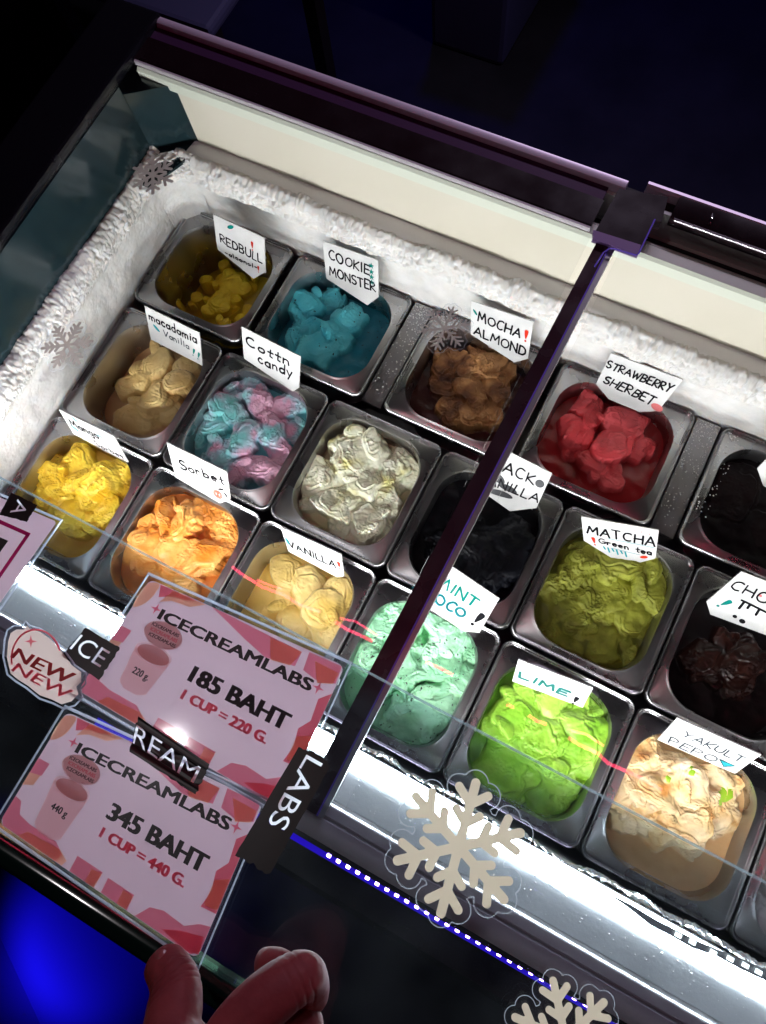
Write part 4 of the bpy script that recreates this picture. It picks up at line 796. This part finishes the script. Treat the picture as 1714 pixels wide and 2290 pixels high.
# third card, cut by the frame
c5 = lambda x, y: (x / 5.52, 1050 + y / 5.52)
Pq = [onz(*c5(-900, -40), ZS + .0012), onz(*c5(715, 650), ZS + .0012), onz(*c5(-60, 1760), ZS + .0012), onz(*c5(-1700, 900), ZS + .0012)]
t = empty('price_card', sum(Pq) / 4, 'pink card with a magenta frame line, cut by the picture edge', 'price card', 'pink price cards taped to the glass shelf')
F0 = Face(*Pq); B().prism([F0.p(u, v, -.0004) for u, v in ((-.02, -.03), (1.02, -.03), (1.02, 1.03), (-.02, 1.03))], (0, 0, .0008)).o('sleeve', ACRYL, t)
B().tube([F0.p(u, v, .0006) for u, v in ((-.02, -.03), (1.02, -.03), (1.02, 1.03), (-.02, 1.03))], .0009, 6, True).o('sleeve_edge', bpy.data.materials['sleeve_edge'], t)
B().prism([F0.p(u, v, .001) for u, v in ((0, 0), (.985, 0), (1, .02), (1, 1), (0, 1))], (0, 0, .0003)).o('paper', PAPER, t)
corner = [onz(*c5(x, y), ZS + .0028) for x, y in ((-700, 330), (350, 800), (-350, 1820))]
dir1 = corner[1] - corner[0]; dir2 = corner[2] - corner[1]
b = B(); wv = .0011
for a, c_ in ((corner[0], corner[1]), (corner[1], corner[2])):
    d = (c_ - a) / np.linalg.norm(c_ - a); e = np.array([-d[1], d[0], 0]) * wv; b.add([a - e, c_ - e + d * wv, c_ + e + d * wv, a + e], [(0, 1, 2, 3)])
b.o('frame_line', PMAG, t)
M('printed_letter', [onz(*c5(x, y), ZS + .0028) for x, y in ((-150, 770), (105, 880), (0, 1025), (-250, 920))], [(0, 1, 2, 3)], PBLACK, t)

# ---- black tapes with white capitals
TAPE = mat('black_tape', (.006, .005, .006), .35, 0, .35, bump=(60, .06, .001)); TAPEW = mat('tape_white', srgb(244, 240, 244), .4, trans=.7)
def tape(pts, txt, box, label, z, bold=.03, ragged=True, seed=0, mat_=TAPE):
    """black film with the letters cut out of it, pale letters set into the cut-outs"""
    P = [onz(u, v, z) for u, v in pts]; f = Face(*P); t = empty('tape_strip', sum(P) / 4, label, 'tape', None)
    rs = np.random.RandomState(seed); uv = []
    for (a, c_), rag in ((((0, 0), (1, 0)), .004), (((1, 0), (1, 1)), .02), (((1, 1), (0, 1)), .004), (((0, 1), (0, 0)), .02)):
        n = 14
        for j in range(n): s_ = j / n; uv.append((a[0] + (c_[0] - a[0]) * s_ + rs.uniform(-rag, rag), a[1] + (c_[1] - a[1]) * s_ + (rs.uniform(-.012, .012) if rag < .01 else 0)))
    cu = bpy.data.curves.new('t', 'FONT'); cu.body = txt; cu.offset = .026; cu.resolution_u = 4; ob = bpy.data.objects.new('t', cu); COL.objects.link(ob); bpy.context.view_layer.update()
    dg = bpy.context.evaluated_depsgraph_get(); src = ob.evaluated_get(dg).to_curve(dg)
    A = np.array([p.co[:2] for sp in src.splines for p in (sp.bezier_points if sp.type == 'BEZIER' else sp.points)]); lo, hi = A.min(0), A.max(0); u0, v0, u1, v1 = box
    tr = lambda c: ((u0 + (u1 - u0) * (c[0] - lo[0]) / (hi[0] - lo[0])) * f.w, -(v1 + (v0 - v1) * (c[1] - lo[1]) / (hi[1] - lo[1])) * f.h, 0)
    def build(with_rect):
        c2 = bpy.data.curves.new('t2', 'CURVE'); c2.dimensions = '2D'; c2.fill_mode = 'FRONT'; c2.resolution_u = 4
        for sp in src.splines:
            if sp.type != 'BEZIER': continue
            n = c2.splines.new('BEZIER'); n.bezier_points.add(len(sp.bezier_points) - 1); n.use_cyclic_u = True
            for p, q in zip(n.bezier_points, sp.bezier_points): p.handle_left_type = p.handle_right_type = 'FREE'; p.co = tr(q.co); p.handle_left = tr(q.handle_left); p.handle_right = tr(q.handle_right)
        if with_rect:
            n = c2.splines.new('POLY'); n.points.add(len(uv) - 1); n.use_cyclic_u = True
            for p, (u, v) in zip(n.points, uv): p.co = (u * f.w, -v * f.h, 0, 1)
        o2 = bpy.data.objects.new('t2', c2); COL.objects.link(o2); bpy.context.view_layer.update()
        me = bpy.data.meshes.new_from_object(o2.evaluated_get(bpy.context.evaluated_depsgraph_get())); V = [v.co[:] for v in me.vertices]; F = [list(p.vertices) for p in me.polygons]
        bpy.data.objects.remove(o2); bpy.data.curves.remove(c2); bpy.data.meshes.remove(me); return V, F
    V, F = build(True); cr_ = lambda x, y: .0005 * math.sin(x * 900 + seed) * math.sin(y * 700) if seed == 2 else 0.
    M('tape_film', [f.p(x / f.w, -y / f.h, .0006 + cr_(x, y)) for x, y, _ in V], F, mat_, t)
    V, F = build(False); M('lettering', [f.p(x / f.w, -y / f.h, .0002) for x, y, _ in V], F, TAPEW, t)
    ob.evaluated_get(dg).to_curve_clear(); bpy.data.objects.remove(ob); bpy.data.curves.remove(cu)
    return t
tape([px('d', 455, 955), px('d', 640, 1062), px('d', 528, 1232), px('d', 330, 1105)], 'ICE', (.02, .22, .86, .72), 'short black tape strip lettered ICE beside the 185 baht card', ZS + .0056, .05, seed=1)
tape([px('g', 735, 30), px('g', 1115, 285), px('g', 1035, 440), px('g', 690, 215)], 'REAM', (.0, .22, .92, .74), 'crinkled black tape strip lettered REAM between the two price cards', ZS + .0058, .05, seed=2)
tape([px('h', 572, 282), px('h', 250, 858), px('h', 62, 765), px('h', 402, 185)], 'LABS', (.03, .2, .66, .72), 'long black tape strip lettered LABS down the card edge', ZS + .0060, .05, seed=3)
tape([c5(470, 445), c5(340, 650), c5(0, 560), c5(150, 285)], 'A', (.12, .25, .8, .7), 'black tape scrap lettered A on the magenta framed card', ZS + .0056, .05, seed=4)

# ---- stickers
def new_sticker():
    c6 = lambda x, y: (x / 3.312, 1300 + y / 3.312)
    out = [(60, 360), (110, 330), (170, 330), (195, 297), (225, 330), (300, 350), (390, 410), (480, 510), (560, 620), (640, 680), (640, 760), (600, 800), (618, 860), (560, 920), (480, 945), (400, 905), (300, 870), (200, 790), (120, 740), (60, 690), (30, 560), (40, 430)]
    P = [onz(*c6(x, y), ZS + .0062) for x, y in out]
    t = empty('sticker', sum(P) / len(P), 'clear edged oval sticker reading NEW NEW in red beside the ICE tape', 'sticker')
    B().prism(P, (0, 0, .0005)).o('clear_backing', ACRYL, t)
    B().tube([p + np.array([0, 0, .0005]) for p in P], .0005, 6, True).o('backing_edge', bpy.data.materials['sleeve_edge'], t)
    cen = sum(P) / len(P); M('cream_oval', [cen + (p - cen) * .90 + np.array([0, 0, .0008]) for p in P], [list(range(len(P)))], pr('sticker_cream', srgb(232, 205, 195), .5), t)
    f = Face(*[onz(*c6(x, y), ZS + .0062) for x, y in ((100, 470), (590, 690), (500, 900), (20, 640))])
    rr = []; cc6 = [c6(270 + 190 * math.cos(a) * math.cos(.45) - 150 * math.sin(a) * math.sin(.45), 580 + 190 * math.cos(a) * math.sin(.45) + 230 * math.sin(a) * math.cos(.45)) for a in np.linspace(2.6, 5.6, 20)]
    B().tube([onz(*q, ZS + .0075) for q in cc6], .0005, 5).o('ring_line', PRED, t)
    st = [onz(*c6(230 + (48 if i % 2 == 0 else 13) * math.sin(i * math.pi / 4), 445 - (48 if i % 2 == 0 else 13) * math.cos(i * math.pi / 4)), ZS + .0075) for i in range(8)]
    M('star', st, [list(range(8))], PRED, t)
    print_text(f, 'NEW', (.06, .02, .92, .46), 'lettering', mat('sticker_red', srgb(205, 38, 44), .4, trans=.4), t, .05, .0014, .06)
    print_text(f, 'NEW', (.14, .54, .98, .92), 'lettering', PROSE, t, .03, .0013, .06)
new_sticker()
FLAKE = mat('flake_vinyl', srgb(216, 196, 170), .5, trans=.55); FLAKES = mat('flake_vinyl_silver', srgb(170, 162, 158), .5, trans=.6)
def sdf_sheet(fn, c, R, z, n, lo, hi):
    """flat sheet where lo <= fn(x, y) <= hi, cut cleanly along the level lines"""
    g = np.linspace(-R, R, n); Xg, Yg = np.meshgrid(g, g, indexing='ij'); D = fn(Xg, Yg); b = B()
    idx = {}
    def clip(poly, val, sg):
        out = []
        for k_ in range(len(poly)):
            p, q = poly[k_], poly[(k_ + 1) % len(poly)]; a, b_ = sg * (p[2] - val), sg * (q[2] - val)
            if a >= 0: out.append(p)
            if (a >= 0) != (b_ >= 0): t_ = a / (a - b_); out.append(tuple(p[m_] + (q[m_] - p[m_]) * t_ for m_ in range(3)))
        return out
    cell_lo = np.minimum(np.minimum(D[:-1, :-1], D[1:, :-1]), np.minimum(D[:-1, 1:], D[1:, 1:])); cell_hi = np.maximum(np.maximum(D[:-1, :-1], D[1:, :-1]), np.maximum(D[:-1, 1:], D[1:, 1:]))
    for i, j in zip(*np.where((cell_lo <= hi) & (cell_hi >= lo))):
        poly = [(Xg[a, e], Yg[a, e], D[a, e]) for a, e in ((i, j), (i + 1, j), (i + 1, j + 1), (i, j + 1))]
        poly = clip(poly, hi, -1)
        if len(poly) > 2: poly = clip(poly, lo, 1)
        if len(poly) < 3: continue
        f_ = []
        for p in poly:
            key = (round(p[0] * 1e6), round(p[1] * 1e6))
            if key not in idx: idx[key] = len(b.v); b.v.append((c[0] + p[0], c[1] + p[1], z))
            if idx[key] not in f_: f_.append(idx[key])
        if len(f_) > 2: b.f.append(tuple(f_))
    return b
def snowflake(c, Rm, a0, w, style, m, label, z, backing=True):
    C0 = np.array(c); t = empty('snowflake_sticker', (C0[0], C0[1], z), label, 'sticker', 'snowflake stickers on the glass')
    segs = []
    for i in range(6):
        a = a0 + i * math.pi / 3; d = np.array([math.cos(a), math.sin(a)]); segs.append((d * 0, d * Rm, w / 2))
        for f0, ln in style:
            for s_ in (-1, 1):
                e = np.array([math.cos(a + s_ * .85), math.sin(a + s_ * .85)]); segs.append((d * Rm * f0, d * Rm * f0 + e * Rm * ln, w * .46))
    def fn(x, y):
        D = np.full(x.shape, 9.)
        for p, q, r in segs:
            v = q - p; h = np.clip(((x - p[0]) * v[0] + (y - p[1]) * v[1]) / (v @ v), 0, 1); D = np.minimum(D, np.hypot(x - p[0] - h * v[0], y - p[1] - h * v[1]) - r)
        return D
    n = 150 if Rm > .03 else 110; Rb = Rm * 1.3
    sdf_sheet(fn, C0, Rb, z + .0009, n, -9, 0).o('flake', m, t)
    if backing:
        mg = Rm * .13
        sdf_sheet(fn, C0, Rb, z + .0005, n, -9, mg).o('clear_backing', ACRYL, t); sdf_sheet(fn, C0, Rb, z + .0008, n, mg - Rm * .010, mg + Rm * .006).o('backing_edge', bpy.data.materials['sleeve_edge'], t)
def flake_px(cu, cv, tip_u, tip_v, z):
    c = onz(cu, cv, z); q = onz(tip_u, tip_v, z); return c, np.linalg.norm(q - c), math.atan2(q[1] - c[1], q[0] - c[0])
c, r_, a_ = flake_px(*px('h', 1245, 715), *px('h', 1335, 380), ZS)
snowflake(c, r_, a_, r_ * .15, [(.36, .26), (.66, .32)], FLAKE, 'large beige snowflake sticker with clear edge over the grey front rail', ZS + .0008)
c, r_, a_ = flake_px(*px('i', 592, 1470), *px('i', 548, 1262), ZS)
snowflake(c, r_ * 1.5, a_, r_ * .225, [(.36, .26), (.66, .32)], FLAKE, 'large snowflake sticker over the violet led strip, cut by the frame', ZS + .0008)
zl = Z + .0045
c, r_, a_ = flake_px(343, 392, 343, 351, zl)
snowflake(c, r_, a_, r_ * .15, [(.30, .34), (.58, .36)], FLAKES, 'small grey snowflake sticker over the frosted corner', zl, False)
c, r_, a_ = flake_px(*px('a', 358, 880), *px('a', 425, 765), zl)
snowflake(c, r_, a_, r_ * .12, [(.30, .26), (.5, .28), (.7, .24)], FLAKES, 'feathery grey snowflake sticker over the frosted side wall', zl)
c, r_, a_ = flake_px(*px('b', 1170, 555), *px('b', 1218, 445), zl)
snowflake(c, r_, a_, r_ * .085, [(.3, .25), (.52, .34), (.75, .26)], FLAKES, 'fine branched grey snowflake sticker over the mocha pan', zl)

# ================================================================== VIOLET LED STRIP ON THE BUMPER
led = empty('led_strip', (.7, -.313, -.03), 'violet blue led strip with bright dots along the black bumper', 'led strip')
zz = -.0285
pA = onz(*px('h', 380, 650), zz); pB = onz(*px('i', 720, 1290), zz); dd = (pB - pA) / np.linalg.norm(pB - pA)
st0 = pA - dd * .28; en0 = pB + dd * .15; e = np.array([-dd[1], dd[0], 0])
TAPEB = emit('violet_tape', (.045, .01, 1), .55)
ltape = M('led_tape', [st0 - e * .007, en0 - e * .007, en0 + e * .007, st0 + e * .007], [(0, 1, 2, 3)], TAPEB, led)
B().tube([st0 + np.array([0, 0, .003]) + e * .0058, en0 + np.array([0, 0, .003]) + e * .0058], .0022, 8).o('clear_sleeve', glass('sleeve_tube', (.6, .6, 1), 1.45, .05, .15, (.2, .15, .9)), led)
DOT = emit('violet_dot', (.45, .22, 1), 40); first = onz(*px('h', 560, 762), zz); LED_N = 40
step = np.linalg.norm(onz(*px('h', 1630, 1375), zz) - first) / 20
me_dot = None
lm = B().box(-.0024, .0024, -.0024, .0024, 0, .0018, .001)
me_dot = bpy.data.meshes.new('led_dot'); me_dot.from_pydata(lm.v, [], lm.f); me_dot.materials.append(DOT); me_dot.shade_smooth()
for i in range(LED_N):
    p = first + dd * step * i
    o = bpy.data.objects.new('led', me_dot); COL.objects.link(o); o.parent = ltape; o.location = p - WL[led] + np.array([0, 0, .0005])

# ================================================================== NEON SIGN (seen only as red reflections in the lids)
zn = 1.35; NE = emit('red_neon', (1, .05, .14), 26)
ns = empty('neon_sign', (.75, -.06, zn), 'thin red neon lettering tube hanging over the freezer', 'neon sign')
def neon(pts, r=.004):
    Q = []
    for cr, x, y in pts:
        p = pz(cr, x, y, Z + .004); d = p - CC; d = d / np.linalg.norm(d); d[2] = -d[2]; Q.append(p + d * ((zn - p[2]) / d[2]))
    B().tube(Q, r, 6).o('neon_tube', NE, ns)
neon([('e', 45, 395), ('e', 90, 430), ('e', 200, 500), ('e', 320, 545), ('e', 400, 595), ('e', 510, 635)]); neon([('e', 175, 465), ('e', 240, 490), ('e', 305, 512)], .0025)
neon([('e', 590, 685), ('e', 650, 725), ('e', 740, 765), ('e', 790, 790)]); neon([('e', 615, 668), ('e', 700, 685), ('e', 770, 730), ('e', 815, 760)], .0028)
neon([('e', 1070, 900), ('e', 1140, 930), ('e', 1215, 970)]); neon([('f', 280, 888), ('f', 320, 905)]); neon([('f', 395, 945), ('f', 440, 975), ('f', 490, 992)])
neon([('f', 605, 1062), ('f', 660, 1100), ('f', 760, 1145), ('f', 810, 1195), ('f', 900, 1235), ('f', 1000, 1280), ('f', 1095, 1338)]); neon([('f', 620, 1025), ('f', 700, 1045), ('f', 790, 1105)], .0028)

# ================================================================== HAND
h0 = lambda x, y, t: CC + ray(250 + x / 3.312, 2050 + y / 3.312) * t
def skin_hand():
    J = {}; E_ = []; R_ = []
    pts = []; edges = []
    def add(p, r): pts.append(p); R_.append(r); return len(pts) - 1
    root = add(h0(650, 1150, .37), .027)
    wr = add(h0(250, 1500, .37), .030); edges.append((root, wr))
    # thumb
    a = add(h0(420, 900, .372), .0165); b_ = add(h0(470, 690, .378), .0125); c_ = add(h0(485, 500, .385), .0118); d = add(h0(410, 370, .390), .0108); e_ = add(h0(345, 290, .394), .0088)
    edges += [(root, a), (a, b_), (b_, c_), (c_, d), (d, e_)]
    # index: proximal phalanx to the knuckle, then folded down
    a = add(h0(780, 900, .362), .0165); b_ = add(h0(1120, 620, .362), .0125); c_ = add(h0(1430, 400, .366), .0115); d = add(h0(1475, 560, .388), .0100); e_ = add(h0(1330, 690, .395), .0088)
    edges += [(root, a), (a, b_), (b_, c_), (c_, d), (d, e_)]
    # middle finger lies behind the index, its tip showing past the knuckle
    a = add(h0(900, 1050, .380), .0155); b_ = add(h0(1300, 640, .392), .0115); c_ = add(h0(1330, 420, .398), .0108); d = add(h0(1180, 370, .402), .0104); e_ = add(h0(1060, 400, .404), .0090)
    edges += [(root, a), (a, b_), (b_, c_), (c_, d), (d, e_)]
    # ring and little finger curled under, lower right
    a = add(h0(1000, 1150, .385), .015); b_ = add(h0(1380, 900, .380), .0115); c_ = add(h0(1440, 740, .386), .0105); d = add(h0(1360, 820, .402), .0095)
    edges += [(root, a), (a, b_), (b_, c_), (c_, d)]
    a = add(h0(1000, 1300, .385), .014); b_ = add(h0(1330, 1150, .380), .010); c_ = add(h0(1380, 1020, .388), .009)
    edges += [(root, a), (a, b_), (b_, c_)]
    L = np.array(pts[0]); me = bpy.data.meshes.new('person_hand'); me.from_pydata([tuple(np.array(p) - L) for p in pts], edges, [])
    o = bpy.data.objects.new('tmp_hand', me); COL.objects.link(o)
    mod = o.modifiers.new('skin', 'SKIN'); mod.use_smooth_shade = True; mod.branch_smoothing = .6
    for v, r in zip(me.skin_vertices[0].data, R_): v.radius = (r, r)
    me.skin_vertices[0].data[0].use_root = True
    s_ = o.modifiers.new('sub', 'SUBSURF'); s_.levels = 5; s_.render_levels = 5
    bpy.context.view_layer.update(); dg = bpy.context.evaluated_depsgraph_get()
    m2 = bpy.data.meshes.new_from_object(o.evaluated_get(dg)); bpy.data.objects.remove(o)
    co = np.empty(len(m2.vertices) * 3, np.float32); m2.vertices.foreach_get('co', co); co = co.reshape(-1, 3).astype(float); no = np.array([v.normal[:] for v in m2.vertices])
    W_ = co + L
    for c0, c1, offs in ((h0(485, 500, .385), h0(410, 370, .390), (-.006, -.003, .0005, .004)), (h0(1430, 400, .366), h0(1120, 620, .362), (.001, .005, .009))):
        ax = (c1 - c0) / np.linalg.norm(c1 - c0); rel = W_ - c0; tt = rel @ ax + fbm(W_[:, 0] * 160, W_[:, 1] * 160, 3, 2) * .0016; near = np.exp(-(np.linalg.norm(rel, axis=1) / .017) ** 4)
        for of in offs: co -= no * (near * .0005 * np.exp(-((tt - of) / .0005) ** 2))[:, None]
    co += no * (fbm(W_[:, 0] * 120 + W_[:, 2] * 60, W_[:, 1] * 120 + W_[:, 2] * 90, 7, 3) * .0005)[:, None]
    m2.vertices.foreach_set('co', co.astype(np.float32).ravel()); m2.update()
    m2.name = 'person_hand'; m2.shade_smooth(); m2.materials.clear()
    m2.materials.append(mat('skin', (.17, .03, .034), .6, 0, .15, sss=.25, bump=(260, .25, .0012), var=(60, [(.3, (.14, .022, .026)), (.7, (.20, .038, .040))])))  # dim red light is put into the skin colour, darker than real skin
    o = bpy.data.objects.new('person', m2); COL.objects.link(o); o.location = L; WL[o] = L
    return tag(o, 'hand with thumb resting on the shelf edge and fingers curled in', 'hand')
hand = skin_hand()
nc = h0(372, 300, .3815); nx = (h0(440, 330, .3815) - nc); ny = (h0(345, 360, .3815) - nc)
nv = []; nf = []; n_ = 9
for i in range(n_):
    for j in range(n_):
        u = i / (n_ - 1) * 2 - 1; v = j / (n_ - 1) * 2 - 1; du = u * math.sqrt(1 - v * v / 2); dv = v * math.sqrt(1 - u * u / 2)
        nv.append(nc + nx * du * .75 + ny * dv * .95 + ray(365, 2140) * (.0022 * (du * du) + .0012 * dv * dv))
nf = [(i * n_ + j, (i + 1) * n_ + j, (i + 1) * n_ + j + 1, i * n_ + j + 1) for i in range(n_ - 1) for j in range(n_ - 1)]
M('thumbnail', nv, nf, mat('nail', (.22, .06, .06), .3), hand, True)

# ================================================================== DIM SURROUNDINGS
q = onz(1050, 140, -.9)
bx = empty('storage_bin', (q[0], q[1] + .2, -.9), 'storage bin, dim blue light put into its colour, on the dark floor behind the freezer', 'bin')
BIN = mat('bin_plastic', (.06, .06, .16), .5)  # plastic darkened and blued to carry the dim blue light
B().box(q[0] - .14, q[0] + .10, q[1] + .02, q[1] + .42, -.9, -.45, .015).o('bin_body', BIN, bx); B().box(q[0] - .15, q[0] + .11, q[1] + .01, q[1] + .43, -.449, -.42, .01).o('bin_lid', BIN, bx)
q = onz(360, 30, -.3)
tb = empty('side_table', (q[0] - .1, q[1] + .25, -.9), 'low side table top catching violet light behind the freezer corner', 'table')
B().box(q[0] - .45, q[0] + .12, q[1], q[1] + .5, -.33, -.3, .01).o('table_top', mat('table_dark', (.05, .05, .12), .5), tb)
for sx, sy in ((-.4, .05), (.07, .05), (-.4, .45), (.07, .45)): B().box(q[0] + sx - .02, q[0] + sx + .02, q[1] + sy - .02, q[1] + sy + .02, -.9, -.331).o('table_leg', DARK, tb)
# dark box seat at the customer side, lower left
p = onz(0, 2095, -.45); p2 = onz(95, 2300, -.45); d = (p2 - p) / np.linalg.norm(p2 - p); e = np.array([d[1], -d[0], 0]); e = e if e[0] < 0 else -e
q = B().prism([p - d * .12, p2 + d * .4, p2 + d * .4 + e * .12, p - d * .12 + e * .12], (0, 0, -.45)).o('box_seat', DARK); tag(q, 'black box seat standing on the blue lit floor', 'seat')
